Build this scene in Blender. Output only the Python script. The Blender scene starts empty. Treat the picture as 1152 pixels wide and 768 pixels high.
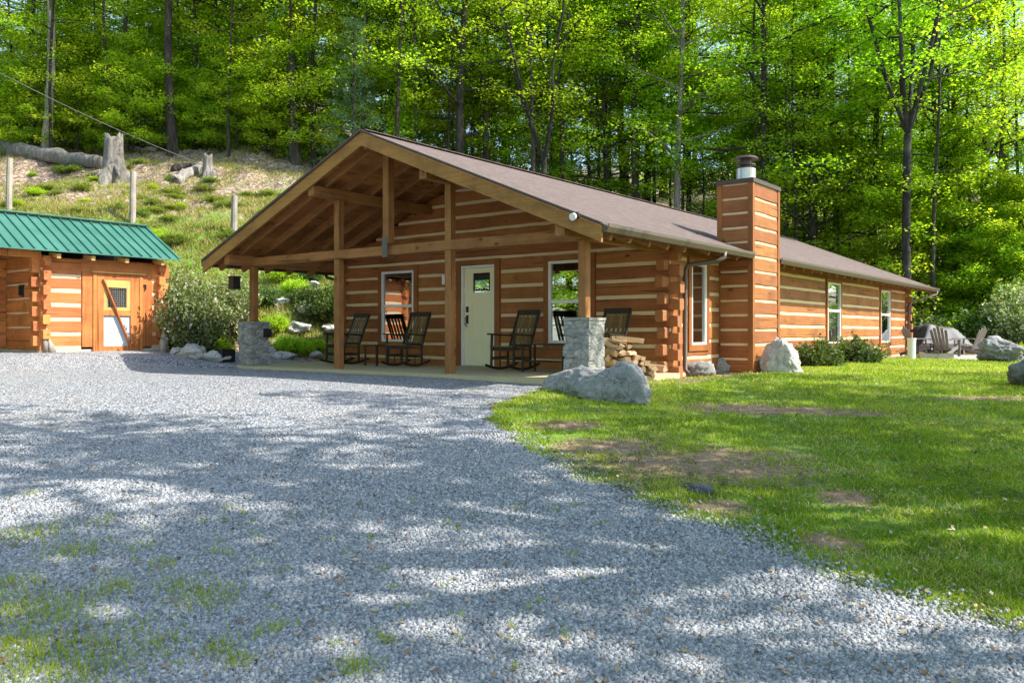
import bpy, math, random
import numpy as np
from mathutils import Vector, noise
random.seed(7); RS = np.random.RandomState(11)
SC = bpy.context.scene; COL = SC.collection
R = math.radians

_O1 = 'first second third fourth fifth sixth seventh eighth ninth tenth eleventh twelfth thirteenth fourteenth fifteenth sixteenth seventeenth eighteenth nineteenth'.split()
_T1 = {20: 'twent', 30: 'thirt', 40: 'fort', 50: 'fift', 60: 'sixt', 70: 'sevent', 80: 'eight', 90: 'ninet'}
def ordinal(n):
    if n < 20: return _O1[n-1]
    t = n//10*10; return _T1[t]+('ieth' if n == t else 'y-'+_O1[n-t-1])
def number_left_to_right(objs, text):           # objs: [(u, object)]
    for i, (u, o) in enumerate(sorted(objs, key=lambda q: q[0])): o['label'] = ('leftmost ' if i == 0 else ordinal(i+1)+' from the left of the ')+text if i else 'leftmost of the '+text

# ------------------------------------------------------------------ camera, sky, sun, exposure
YAW = R(37.776); FPX = 937.9; HY = 373.5
CAM = np.array([11.041, -10.658, .707])
cd = bpy.data.cameras.new('camera'); cam = bpy.data.objects.new('camera', cd); COL.objects.link(cam)
cam.location = CAM; cam.rotation_euler = (R(90), 0, YAW)
cd.sensor_width = 36; cd.lens = FPX/1152*36; cd.shift_y = -(384-HY)/1152; cd.clip_start = .05; cd.clip_end = 2000
SC.camera = cam
SUN = np.array([1, .48, 1.13]); SUN = SUN/np.linalg.norm(SUN)
wd = bpy.data.worlds.new('World'); SC.world = wd; wd.use_nodes = True
sk = wd.node_tree.nodes.new('ShaderNodeTexSky'); sk.sky_type = 'NISHITA'; sk.sun_disc = False
sk.sun_elevation = math.asin(SUN[2]); sk.sun_rotation = math.atan2(SUN[0], SUN[1])
wd.node_tree.links.new(sk.outputs[0], wd.node_tree.nodes['Background'].inputs[0])
wd.node_tree.nodes['Background'].inputs[1].default_value = .15
sd = bpy.data.lights.new('sun', 'SUN'); sd.energy = 3.4; sd.angle = R(.5); sd.color = (1, .95, .86)
so = bpy.data.objects.new('sun', sd); COL.objects.link(so)
so.rotation_euler = Vector(SUN).to_track_quat('Z', 'Y').to_euler()
vs = SC.view_settings; vs.view_transform = 'Standard'; vs.look = 'None'; vs.exposure = 1.42; vs.gamma = 1
SC.cycles.max_bounces = 6; SC.cycles.transparent_max_bounces = 6; SC.cycles.sample_clamp_indirect = 6

cY, sY = math.cos(YAW), math.sin(YAW)
def ray(u, v):
    x = (u-576)/FPX; y = (HY-v)/FPX
    return np.array([-sY+cY*x, cY+sY*x, y])
def atd(u, v, d): return CAM + ray(u, v)*d
def dr(x, y):                                   # depth and lateral distance from the camera
    dx = x-CAM[0]; dy = y-CAM[1]
    return -sY*dx+cY*dy, cY*dx+sY*dy
def xy(d, r): return CAM[0]-sY*d+cY*r, CAM[1]+cY*d+sY*r

# house dimensions
W, w, D, A_, E, ZE, ZR, L = 4.167, 1.439, 2.527, .698, 4.923, 2.228, 4.244, 21.39
WR, LW, CP, CY1, CY2, ZT = 4.298, 19.9, .672, 4.614, 6.016, 3.603
SL = (ZR-ZE)/E

# ------------------------------------------------------------------ terrain
def ss(x): x = np.clip(x, 0, 1); return x*x*(3-2*x)
def wob(x, y, s=1.0, k=0):
    x = x*s; y = y*s
    return (np.sin(1.3*x+.7*y+k)+np.sin(-.8*x+1.7*y+2.1+k*2)+.6*np.sin(2.9*x-2.3*y+.5+k)+.5*np.sin(3.7*x+4.1*y+1.9*k)+.35*np.sin(-6.1*x+5.3*y+k))/2.4
PD = [-100, 20.5, 24, 28.6, 36, 42, 60, 100, 220]; PZ = [0, 0, 1.9, 4.5, 7.4, 9.9, 17, 30, 45]
def terrain(x, y):
    x = np.asarray(x, float); y = np.asarray(y, float)
    d, r = dr(x, y)
    z = -.06-.86*np.clip(1-d/14., 0, 2)**1.25
    z = z+.03*wob(x, y, .8)*ss((12-d)/6)
    z = z+.33*ss((-4.6-x)/2.8)*ss((d-13)/5)
    u = r/np.maximum(d, 1)
    mx = ss((-5.3-x)/2.4)*(1-.42*ss((u+.27)/.15)*ss((d-25)/8))
    my = .55*ss((y-23)/7)*(1-ss((u-.05)/.42))
    M = np.maximum(mx, my)*ss((u+2.5)/.5)
    h = np.interp(d, PD, PZ)
    z = z+M*(h*1.0+.16*wob(x, y, .9, 1)*ss((d-20.5)/3)+.25*wob(x, y, .35, 3)*ss((d-24)/6))
    z = z+.09*np.clip(d-34, 0, 300)*(1-M)
    z = z-.04*ss((x-5)/3)*ss((y-3)/5)
    inside = ((np.abs(x) < 4.9) & (y > -.4) & (y < L))
    z = np.where(inside, np.minimum(z, -.1), z)
    return z
def at(u, v, off=0):                             # the point of the ground seen at a pixel of the photograph
    rr = ray(u, v); t = np.linspace(2, 120, 6000)
    P = CAM[None]+t[:, None]*rr
    g = terrain(P[:, 0], P[:, 1])
    k = np.argmax(P[:, 2] < g)
    if P[k, 2] >= g[k]: k = len(t)-1
    p = P[k].copy(); p[2] = terrain(p[0], p[1])+off
    return p
def onground(u, d):
    x, y = xy(d, (u-576)/FPX*d); return np.array([x, y, float(terrain(x, y))])

# ------------------------------------------------------------------ mesh helpers
class MB:
    def __init__(s): s.v = []; s.f = []; s.n = 0; s.a = []
    def add(s, V, F, a=None):
        V = np.asarray(V, float).reshape(-1, 3); s.v.append(V); n = s.n
        for q in F: s.f.append([n+i for i in q])
        s.n += len(V); s.a.append(np.full(len(V), .5 if a is None else a)); return s
    def box(s, c, size, rot=None, jit=0):
        c = np.array(c, float); h = np.array(size, float)/2
        V = np.array([[x, y, z] for x in (-1, 1) for y in (-1, 1) for z in (-1, 1)])*h
        if jit: V = V+RS.uniform(-jit, jit, V.shape)
        if rot is not None: V = V@np.array(rot).T
        return s.add(V+c, BOXF, RS.rand())
    def bb(s, x0, x1, y0, y1, z0, z1): return s.box(((x0+x1)/2, (y0+y1)/2, (z0+z1)/2), (abs(x1-x0), abs(y1-y0), abs(z1-z0)))
    def bar(s, p0, p1, wd_, ht, up=(0, 0, 1), ch=.008, jit=0):     # chamfered timber from p0 to p1
        p0 = np.array(p0, float); p1 = np.array(p1, float); t = p1-p0; t /= np.linalg.norm(t)
        up = np.array(up, float); sd_ = np.cross(t, up); sd_ /= np.linalg.norm(sd_); up = np.cross(sd_, t)
        a, b = wd_/2, ht/2; c = min(ch, a*.4, b*.4)
        pr = [(-a+c, -b), (a-c, -b), (a, -b+c), (a, b-c), (a-c, b), (-a+c, b), (-a, b-c), (-a, -b+c)]
        V = [p+sd_*x+up*z for p in (p0, p1) for x, z in pr]
        F = [[i, (i+1) % 8, 8+(i+1) % 8, 8+i] for i in range(8)]+[list(range(7, -1, -1)), list(range(8, 16))]
        return s.add(V, F, RS.rand())
    def tube(s, pts, rad, n=8, cap=True):
        V, F = tube(pts, rad, n, cap); return s.add(V, F)
    def lathe(s, c, prof, n=24):
        V = []; F = []
        for r_, z in prof:
            for k in range(n): V.append((c[0]+r_*math.cos(2*math.pi*k/n), c[1]+r_*math.sin(2*math.pi*k/n), c[2]+z))
        for i in range(len(prof)-1):
            for k in range(n): F.append([i*n+k, i*n+(k+1) % n, (i+1)*n+(k+1) % n, (i+1)*n+k])
        F.append(list(range(n))[::-1]); F.append([(len(prof)-1)*n+k for k in range(n)])
        return s.add(V, F)
    def build(s, name, mat, parent=None, smooth=False, attr=False):
        me = bpy.data.meshes.new(name); me.from_pydata(np.concatenate(s.v).tolist(), [], s.f)
        me.materials.append(mat)
        if smooth: me.polygons.foreach_set('use_smooth', [True]*len(me.polygons))
        if attr:
            at_ = me.attributes.new('var', 'FLOAT', 'POINT'); at_.data.foreach_set('value', np.concatenate(s.a).astype(np.float32))
        me.update()
        return link(name, me, parent)
BOXF = [(0, 1, 3, 2), (4, 6, 7, 5), (0, 4, 5, 1), (2, 3, 7, 6), (0, 2, 6, 4), (1, 5, 7, 3)]
def link(name, me, parent=None):
    o = bpy.data.objects.new(name, me); COL.objects.link(o)
    if parent: o.parent = parent
    return o
def tube(pts, rad, n=8, cap=True):
    pts = np.asarray(pts, float); m = len(pts); rad = np.broadcast_to(np.asarray(rad, float), (m,))
    T = np.gradient(pts, axis=0); T /= np.linalg.norm(T, axis=1)[:, None]+1e-9
    ref = np.array([0, 0, 1.]) if abs(T[0][2]) < .9 else np.array([1., 0, 0])
    Aa = np.cross(T, ref); Aa /= np.linalg.norm(Aa, axis=1)[:, None]+1e-9; Bb = np.cross(T, Aa)
    th = 2*math.pi*np.arange(n)/n
    V = pts[:, None]+rad[:, None, None]*(Aa[:, None]*np.cos(th)[None, :, None]+Bb[:, None]*np.sin(th)[None, :, None])
    F = [[i*n+k, i*n+(k+1) % n, (i+1)*n+(k+1) % n, (i+1)*n+k] for i in range(m-1) for k in range(n)]
    if cap: F += [list(range(n))[::-1], [(m-1)*n+k for k in range(n)]]
    return V.reshape(-1, 3), F
def mesh_np(name, V, nper, mat, var=None, smooth=False):           # every face has nper own vertices, in order
    n = len(V); me = bpy.data.meshes.new(name); me.vertices.add(n); me.vertices.foreach_set('co', V.astype(np.float32).ravel())
    nf = n//nper; me.loops.add(n); me.loops.foreach_set('vertex_index', np.arange(n, dtype=np.int32))
    me.polygons.add(nf); me.polygons.foreach_set('loop_start', np.arange(nf, dtype=np.int32)*nper)
    if mat: me.materials.append(mat)
    if var is not None:
        a = me.attributes.new('var', 'FLOAT', 'POINT'); a.data.foreach_set('value', np.repeat(var, nper).astype(np.float32))
    me.update(calc_edges=True); return me
def mesh_idx(name, V, F, mat, var=None, smooth=False):             # F (m,k) index array
    me = bpy.data.meshes.new(name); me.vertices.add(len(V)); me.vertices.foreach_set('co', V.astype(np.float32).ravel())
    m, k = F.shape; me.loops.add(m*k); me.loops.foreach_set('vertex_index', F.astype(np.int32).ravel())
    me.polygons.add(m); me.polygons.foreach_set('loop_start', np.arange(m, dtype=np.int32)*k)
    if smooth: me.polygons.foreach_set('use_smooth', np.ones(m, bool))
    if mat: me.materials.append(mat)
    if var is not None:
        a = me.attributes.new('var', 'FLOAT', 'POINT'); a.data.foreach_set('value', var.astype(np.float32))
    me.update(calc_edges=True); return me
def tag(o, label=None, cat=None, group=None, kind=None):
    if label: o['label'] = label
    if cat: o['category'] = cat
    if group: o['group'] = group
    if kind: o['kind'] = kind
    return o
def empty(name, loc, label, cat, group=None, rz=0):
    o = bpy.data.objects.new(name, None); COL.objects.link(o); o.location = loc; o.rotation_euler = (0, 0, rz); o.empty_display_size = .2
    return tag(o, label, cat, group)
def copy_tree(o, parent=None):
    c = o.copy(); COL.objects.link(c)
    if parent: c.parent = parent
    for ch in o.children: copy_tree(ch, c)
    return c

# ------------------------------------------------------------------ materials
def mat(name):
    m = bpy.data.materials.new(name); m.use_nodes = True; nt = m.node_tree
    return m, nt, nt.nodes['Principled BSDF']
def N(nt, t, **k):
    n = nt.nodes.new(t)
    for a, b in k.items():
        if a.startswith('i_'): n.inputs[a[2:].replace('_', ' ')].default_value = b
        else: setattr(n, a, b)
    return n
def ramp(nt, src, stops):
    n = nt.nodes.new('ShaderNodeValToRGB'); e = n.color_ramp.elements
    while len(e) < len(stops): e.new(.5)
    for q, (p, c) in zip(e, stops): q.position = p; q.color = (*c, 1) if len(c) == 3 else c
    nt.links.new(src, n.inputs[0]); return n.outputs[0]
def mixc(nt, fac, a, b, mode='MIX'):
    n = nt.nodes.new('ShaderNodeMix'); n.data_type = 'RGBA'; n.blend_type = mode
    for s_, q in ((n.inputs[0], fac), (n.inputs[6], a), (n.inputs[7], b)):
        if isinstance(q, (int, float)): s_.default_value = q
        elif isinstance(q, tuple): s_.default_value = (*q, 1)
        else: nt.links.new(q, s_)
    return n.outputs[2]
def coords(nt, scale=(1, 1, 1), kind='Object', rot=(0, 0, 0)):
    tc = nt.nodes.new('ShaderNodeTexCoord'); mp = nt.nodes.new('ShaderNodeMapping')
    mp.inputs['Scale'].default_value = scale; mp.inputs['Rotation'].default_value = rot
    nt.links.new(tc.outputs[kind], mp.inputs['Vector']); return mp.outputs[0]
def noise_t(nt, vec, scale, detail=4, rough=.6, dist=0):
    n = N(nt, 'ShaderNodeTexNoise'); n.inputs['Scale'].default_value = scale; n.inputs['Detail'].default_value = detail
    n.inputs['Roughness'].default_value = rough; n.inputs['Distortion'].default_value = dist
    if vec is not None: nt.links.new(vec, n.inputs['Vector'])
    return n.outputs['Fac']
def bump(nt, b, h, strength, dist=.02, prev=None):
    n = N(nt, 'ShaderNodeBump'); n.inputs['Strength'].default_value = strength; n.inputs['Distance'].default_value = dist
    nt.links.new(h, n.inputs['Height'])
    if prev: nt.links.new(prev, n.inputs['Normal'])
    nt.links.new(n.outputs[0], b.inputs['Normal']); return n.outputs[0]

def wood_mat(name, axis, c0, c1, c2, rough=.6, knots=True, vary=.35, grain=1.0):
    m, nt, b = mat(name); g = nt.nodes.new('ShaderNodeNewGeometry')
    off = N(nt, 'ShaderNodeVectorMath', operation='SCALE'); cmb = N(nt, 'ShaderNodeCombineXYZ')
    for i in range(3): nt.links.new(g.outputs['Random Per Island'], cmb.inputs[i])
    nt.links.new(cmb.outputs[0], off.inputs[0]); off.inputs['Scale'].default_value = 37
    tc = nt.nodes.new('ShaderNodeTexCoord'); ad = N(nt, 'ShaderNodeVectorMath', operation='ADD')
    nt.links.new(tc.outputs['Object'], ad.inputs[0]); nt.links.new(off.outputs[0], ad.inputs[1])
    sc = [9*grain]*3; sc[axis] = .55*grain
    mp = nt.nodes.new('ShaderNodeMapping'); mp.inputs['Scale'].default_value = sc; nt.links.new(ad.outputs[0], mp.inputs['Vector'])
    n1 = noise_t(nt, mp.outputs[0], 1.6, 6, .65, .6)
    sc2 = [60*grain]*3; sc2[axis] = 1.4*grain
    mp2 = nt.nodes.new('ShaderNodeMapping'); mp2.inputs['Scale'].default_value = sc2; nt.links.new(ad.outputs[0], mp2.inputs['Vector'])
    n2 = noise_t(nt, mp2.outputs[0], 1.2, 3, .6)
    col = ramp(nt, n1, [(.28, c0), (.52, c1), (.75, c2)])
    col = mixc(nt, .5, col, ramp(nt, n2, [(.3, tuple(x*.62 for x in c1)), (.65, tuple(min(1, x*1.15) for x in c1))]))
    hs = N(nt, 'ShaderNodeHueSaturation'); nt.links.new(col, hs.inputs['Color'])
    mr = N(nt, 'ShaderNodeMapRange'); mr.inputs['To Min'].default_value = 1-vary; mr.inputs['To Max'].default_value = 1+vary
    nt.links.new(g.outputs['Random Per Island'], mr.inputs['Value']); nt.links.new(mr.outputs[0], hs.inputs['Value'])
    mh = N(nt, 'ShaderNodeMath', operation='MULTIPLY_ADD'); nt.links.new(g.outputs['Random Per Island'], mh.inputs[0]); mh.inputs[1].default_value = .014; mh.inputs[2].default_value = .495
    nt.links.new(mh.outputs[0], hs.inputs['Hue'])
    col = hs.outputs[0]
    if knots:
        s3 = [1.]*3; s3[axis] = .55
        mp3 = nt.nodes.new('ShaderNodeMapping'); mp3.inputs['Scale'].default_value = s3; nt.links.new(ad.outputs[0], mp3.inputs['Vector'])
        vo = N(nt, 'ShaderNodeTexVoronoi'); vo.inputs['Scale'].default_value = 4.2; nt.links.new(mp3.outputs[0], vo.inputs['Vector'])
        kf = ramp(nt, vo.outputs['Distance'], [(.03, (1, 1, 1)), (.09, (.55, .55, .55)), (.16, (0, 0, 0))])
        col = mixc(nt, kf, col, tuple(x*.28 for x in c0))
    if knots:
        s4 = [26*grain]*3; s4[axis] = .5*grain
        mp4 = nt.nodes.new('ShaderNodeMapping'); mp4.inputs['Scale'].default_value = s4; nt.links.new(ad.outputs[0], mp4.inputs['Vector'])
        ck_ = ramp(nt, noise_t(nt, mp4.outputs[0], 1.0, 2, .5, .3), [(.655, (0, 0, 0)), (.68, (.75, .75, .75))])
        col = mixc(nt, ck_, col, tuple(x*.22 for x in c0))
    # weathering blotches
    wv = noise_t(nt, coords(nt), 1.3, 6, .7)
    col = mixc(nt, ramp(nt, wv, [(.45, (0, 0, 0)), (.7, (.6, .6, .6))]), col, tuple(x*.5 for x in c0))
    nt.links.new(col, b.inputs['Base Color']); b.inputs['Roughness'].default_value = rough
    b.inputs['Specular IOR Level'].default_value = .3
    bump(nt, b, n2, .35, .006)
    return m
def plain(name, col, rough=.6, metal=0, var=.25, scale=8, bstr=.15):
    m, nt, b = mat(name); v = coords(nt)
    n1 = noise_t(nt, v, scale, 5, .65)
    c = mixc(nt, n1, tuple(x*(1-var) for x in col), tuple(min(1, x*(1+var)) for x in col))
    nt.links.new(c, b.inputs['Base Color']); b.inputs['Roughness'].default_value = rough; b.inputs['Metallic'].default_value = metal
    if bstr: bump(nt, b, noise_t(nt, v, scale*5, 3), bstr, .005)
    return m
STAIN = ((.25, .085, .026), (.37, .135, .043), (.46, .18, .062))
M = {}
M['log_x'] = wood_mat('stained_log_x', 0, *STAIN, vary=.16); M['log_y'] = wood_mat('stained_log_y', 1, *STAIN, vary=.16)
BEAM = ((.20, .082, .028), (.33, .142, .048), (.43, .20, .072))
for i, k in enumerate('xyz'): M['beam_'+k] = wood_mat('beam_'+k, i, *BEAM, vary=.15)
M['beam_r'] = wood_mat('rafter_wood', 0, (.22, .09, .03), (.33, .145, .05), (.42, .20, .07), vary=.15)
M['fascia'] = wood_mat('fascia_wood', 0, (.25, .115, .03), (.37, .18, .048), (.45, .235, .066), vary=.1, knots=False)
M['deck'] = wood_mat('roof_deck_boards', 1, (.24, .09, .03), (.36, .14, .045), (.44, .185, .062), vary=.3)
M['trimz'] = wood_mat('trim_wood', 2, (.21, .07, .02), (.32, .11, .033), (.40, .15, .048), vary=.15, knots=False)
SH = ((.42, .125, .036), (.58, .19, .058), (.68, .26, .09))
M['shed_x'] = wood_mat('shed_log_x', 0, *SH, vary=.25); M['shed_y'] = wood_mat('shed_log_y', 1, *SH, vary=.3); M['shed_z'] = wood_mat('shed_board', 2, (.30, .085, .022), (.54, .175, .05), (.66, .26, .09), vary=.2)
M['pale_wood'] = wood_mat('pale_wood', 2, (.5, .28, .08), (.62, .37, .12), (.7, .45, .17), vary=.1, knots=False)
M['chink'] = plain('chinking', (.70, .53, .32), .85, var=.12, scale=6, bstr=.4)
M['white'] = plain('white_vinyl', (.78, .78, .74), .4, var=.04, bstr=0)
M['door'] = plain('cream_door_paint', (.86, .79, .52), .45, var=.04, bstr=.03)
M['black'] = plain('black_metal', (.02, .02, .02), .4, .3, var=.1)
M['chair'] = wood_mat('dark_chair_wood', 2, (.012, .008, .006), (.028, .018, .012), (.05, .03, .02), .45, False, .1)
M['slat'] = wood_mat('chair_slat_sheen', 2, (.10, .075, .03), (.17, .13, .055), (.24, .19, .09), .5, False, .15)  # seat and back slats: yellow-green reflected light painted into the dark wood colour
M['galv'] = plain('galvanised_steel', (.55, .56, .55), .35, .8, var=.15)
M['gutter'] = plain('bronze_gutter', (.12, .09, .065), .5, .2, var=.1)
M['capmetal'] = plain('brown_cap_metal', (.09, .06, .055), .45, .3, var=.15)
M['bracket'] = plain('steel_bracket', (.13, .12, .105), .6, .3)
M['concrete'] = plain('porch_concrete', (.50, .42, .24), .8, var=.18, scale=3)
M['footing'] = plain('footing_concrete', (.62, .56, .45), .9, var=.2, scale=5)
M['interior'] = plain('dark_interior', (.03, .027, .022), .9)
M['curtain'] = plain('pale_curtain', (.5, .5, .47), .8, var=.1)
M['greywood'] = wood_mat('grey_weathered_wood', 0, (.22, .19, .16), (.38, .34, .29), (.52, .48, .42), .85, False, .15)
M['greywoodz'] = wood_mat('grey_weathered_wood_z', 2, (.20, .17, .14), (.36, .32, .27), (.50, .46, .40), .85, False, .15)
M['tarp'] = plain('grey_tarp', (.09, .093, .097), .6, var=.15, scale=4)
M['logend'] = plain('cut_log_end', (.34, .13, .045), .8, var=.4, scale=14)
M['split'] = wood_mat('split_firewood', 0, (.38, .23, .12), (.55, .37, .22), (.68, .50, .33), .8, False, .3)
M['bark'] = None

def glass_mat():
    m, nt, b = mat('window_glass'); nt.nodes.remove(b); out = nt.nodes['Material Output']
    tr = N(nt, 'ShaderNodeBsdfTransparent'); tr.inputs[0].default_value = (.55, .6, .6, 1)
    gl = N(nt, 'ShaderNodeBsdfGlossy'); gl.inputs['Roughness'].default_value = .015; gl.inputs[0].default_value = (.9, .93, .95, 1)
    fr = N(nt, 'ShaderNodeFresnel'); fr.inputs[0].default_value = 1.5
    ma = N(nt, 'ShaderNodeMath', operation='MULTIPLY_ADD'); ma.inputs[1].default_value = 1.6; ma.inputs[2].default_value = .32; ma.use_clamp = True
    nt.links.new(fr.outputs[0], ma.inputs[0]); mx = N(nt, 'ShaderNodeMixShader'); nt.links.new(ma.outputs[0], mx.inputs[0])
    nt.links.new(tr.outputs[0], mx.inputs[1]); nt.links.new(gl.outputs[0], mx.inputs[2]); nt.links.new(mx.outputs[0], out.inputs[0])
    nn = noise_t(nt, coords(nt), 1.3, 2); bp = N(nt, 'ShaderNodeBump'); bp.inputs['Strength'].default_value = .03; nt.links.new(nn, bp.inputs['Height']); nt.links.new(bp.outputs[0], gl.inputs['Normal'])
    return m
M['glass'] = glass_mat()

def rock_mat(name, c0, c1, c2, moss=.25, scale=3):
    m, nt, b = mat(name); v = coords(nt)
    n1 = noise_t(nt, v, scale*1.6, 9, .72, .15); n2 = noise_t(nt, v, scale*7, 7, .75)
    col = ramp(nt, n1, [(.3, c0), (.5, c1), (.68, c2)])
    col = mixc(nt, ramp(nt, n2, [(.35, (.45, .45, .45)), (.6, (0, 0, 0))]), col, tuple(x*.45 for x in c0))
    n3 = noise_t(nt, v, scale*.8, 4, .7, .3)
    nd = N(nt, 'ShaderNodeTexNoise'); nd.inputs['Scale'].default_value = scale*1.5; nt.links.new(v, nd.inputs['Vector']); vm = N(nt, 'ShaderNodeVectorMath', operation='MULTIPLY_ADD'); nt.links.new(nd.outputs['Color'], vm.inputs[0]); vm.inputs[1].default_value = (.35, .35, .35); nt.links.new(v, vm.inputs[2])
    vk = N(nt, 'ShaderNodeTexVoronoi', feature='DISTANCE_TO_EDGE'); vk.inputs['Scale'].default_value = 2.2; nt.links.new(vm.outputs[0], vk.inputs['Vector'])
    crk = ramp(nt, vk.outputs['Distance'], [(.0, (.7, .7, .7)), (.022, (0, 0, 0))]); col = mixc(nt, crk, col, tuple(x*.3 for x in c0))
    col = mixc(nt, ramp(nt, n3, [(.60-.05*moss, (0, 0, 0)), (.72, (moss*2, moss*2, moss*2))]), col, (.10, .105, .045))
    nt.links.new(col, b.inputs['Base Color']); b.inputs['Roughness'].default_value = .9
    p = bump(nt, b, n2, .9, .04); return m
M['rock'] = rock_mat('grey_rock', (.24, .24, .235), (.38, .38, .37), (.52, .51, .49))
M['rockw'] = rock_mat('pale_rock', (.42, .40, .37), (.60, .58, .55), (.74, .72, .68), moss=.1)
M['slate'] = rock_mat('dark_slate', (.05, .06, .075), (.12, .135, .16), (.24, .26, .29), moss=.05, scale=14)
M['rockm'] = rock_mat('mossy_rock', (.16, .155, .14), (.28, .27, .25), (.40, .39, .36), moss=.4)

def stone_veneer():
    m, nt, b = mat('stone_veneer'); v = coords(nt, (1, 1, 1.5))
    nd = N(nt, 'ShaderNodeTexNoise'); nd.inputs['Scale'].default_value = 5; nt.links.new(v, nd.inputs['Vector'])
    vm = N(nt, 'ShaderNodeVectorMath', operation='MULTIPLY_ADD'); nt.links.new(nd.outputs['Color'], vm.inputs[0]); vm.inputs[1].default_value = (.18, .18, .18); nt.links.new(v, vm.inputs[2])
    vo = N(nt, 'ShaderNodeTexVoronoi', feature='F1'); vo.inputs['Scale'].default_value = 6.5; nt.links.new(vm.outputs[0], vo.inputs['Vector'])
    ve = N(nt, 'ShaderNodeTexVoronoi', feature='DISTANCE_TO_EDGE'); ve.inputs['Scale'].default_value = 6.5; nt.links.new(vm.outputs[0], ve.inputs['Vector'])
    bw = N(nt, 'ShaderNodeRGBToBW'); nt.links.new(vo.outputs['Color'], bw.inputs[0])
    col = ramp(nt, bw.outputs[0], [(.15, (.15, .16, .165)), (.35, (.24, .235, .20)), (.55, (.32, .32, .28)), (.75, (.38, .38, .35)), (.9, (.27, .24, .18))])
    col = mixc(nt, .5, col, ramp(nt, noise_t(nt, v, 12, 6, .7), [(.3, (.1, .1, .1)), (.7, (.45, .44, .42))]))
    e = ramp(nt, ve.outputs['Distance'], [(.01, (0, 0, 0)), (.04, (1, 1, 1))])
    col = mixc(nt, e, (.22, .215, .195), col)
    nt.links.new(col, b.inputs['Base Color']); b.inputs['Roughness'].default_value = .85
    p = bump(nt, b, e, .6, .02); p2 = bump(nt, b, noise_t(nt, v, 20, 5), .5, .02, p); return m
M['veneer'] = stone_veneer()

def leaf_mat(name, stops, trans=.45, objvar=.12):
    m, nt, b = mat(name); out = nt.nodes['Material Output']
    a = N(nt, 'ShaderNodeAttribute', attribute_name='var'); oi = nt.nodes.new('ShaderNodeObjectInfo')
    col = ramp(nt, a.outputs['Fac'], stops)
    hs = N(nt, 'ShaderNodeHueSaturation'); nt.links.new(col, hs.inputs['Color'])
    mh = N(nt, 'ShaderNodeMath', operation='MULTIPLY_ADD'); nt.links.new(oi.outputs['Random'], mh.inputs[0]); mh.inputs[1].default_value = .035; mh.inputs[2].default_value = .483; nt.links.new(mh.outputs[0], hs.inputs['Hue'])
    mv = N(nt, 'ShaderNodeMath', operation='MULTIPLY_ADD'); nt.links.new(oi.outputs['Random'], mv.inputs[0]); mv.inputs[1].default_value = objvar*2; mv.inputs[2].default_value = 1-objvar; nt.links.new(mv.outputs[0], hs.inputs['Value'])
    nt.links.new(hs.outputs[0], b.inputs['Base Color']); b.inputs['Roughness'].default_value = .55; b.inputs['Specular IOR Level'].default_value = .25
    tl = N(nt, 'ShaderNodeBsdfTranslucent')
    tc = mixc(nt, 1.0, hs.outputs[0], (1.0, 1.0, .35), 'MULTIPLY')
    hs2 = N(nt, 'ShaderNodeHueSaturation'); hs2.inputs['Value'].default_value = 1.7; nt.links.new(tc, hs2.inputs['Color']); nt.links.new(hs2.outputs[0], tl.inputs[0])
    mx = N(nt, 'ShaderNodeMixShader'); mx.inputs[0].default_value = trans
    nt.links.new(b.outputs[0], mx.inputs[1]); nt.links.new(tl.outputs[0], mx.inputs[2]); nt.links.new(mx.outputs[0], out.inputs[0])
    return m
LM = leaf_mat('spring_maple_leaves', [(0, (.13, .22, .016)), (.45, (.27, .42, .026)), (.8, (.40, .55, .04)), (1, (.52, .63, .06))], .58)
LMY = leaf_mat('young_yellow_green_leaves', [(0, (.17, .28, .02)), (.5, (.34, .48, .032)), (1, (.54, .62, .07))], .55)
LMD = leaf_mat('dark_shrub_leaves', [(0, (.035, .07, .018)), (.5, (.075, .13, .03)), (1, (.17, .22, .06))], .3)
LMG = leaf_mat('grey_green_shrub_leaves', [(0, (.06, .09, .03)), (.45, (.16, .22, .07)), (.74, (.24, .29, .10)), (.9, (.50, .45, .38)), (1, (.66, .58, .52))], .3)
LMP = leaf_mat('pine_needles', [(0, (.05, .10, .04)), (.5, (.10, .17, .07)), (1, (.18, .27, .12))], .2)
GRM = leaf_mat('lawn_grass', [(0, (.13, .20, .014)), (.5, (.27, .37, .024)), (.85, (.43, .48, .05)), (1, (.54, .46, .22))], .35, 0)
HGM = leaf_mat('hill_grass', [(0, (.13, .17, .03)), (.45, (.25, .29, .05)), (.7, (.38, .36, .12)), (.9, (.46, .36, .21)), (1, (.42, .30, .19))], .3, 0)

def bark(name, c0, c1, c2):
    m, nt, b = mat(name); v = coords(nt, (1, 1, .22))
    n1 = noise_t(nt, v, 9, 6, .7, .5); n2 = noise_t(nt, coords(nt), 1.2, 4)
    oi = nt.nodes.new('ShaderNodeObjectInfo')
    col = ramp(nt, n1, [(.35, c0), (.55, c1), (.7, c2)])
    col = mixc(nt, ramp(nt, n2, [(.5, (0, 0, 0)), (.7, (.5, .5, .5))]), col, (.13, .14, .09))
    hs = N(nt, 'ShaderNodeHueSaturation'); nt.links.new(col, hs.inputs['Color'])
    mv = N(nt, 'ShaderNodeMath', operation='MULTIPLY_ADD'); nt.links.new(oi.outputs['Random'], mv.inputs[0]); mv.inputs[1].default_value = .6; mv.inputs[2].default_value = .45; nt.links.new(mv.outputs[0], hs.inputs['Value'])
    nt.links.new(hs.outputs[0], b.inputs['Base Color']); b.inputs['Roughness'].default_value = .95; bump(nt, b, n1, .8, .04); return m
BARK = bark('tree_bark', (.022, .018, .014), (.07, .056, .042), (.16, .13, .10))
BARKL = bark('pale_tree_bark', (.16, .14, .12), (.32, .29, .25), (.5, .47, .42))
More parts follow.
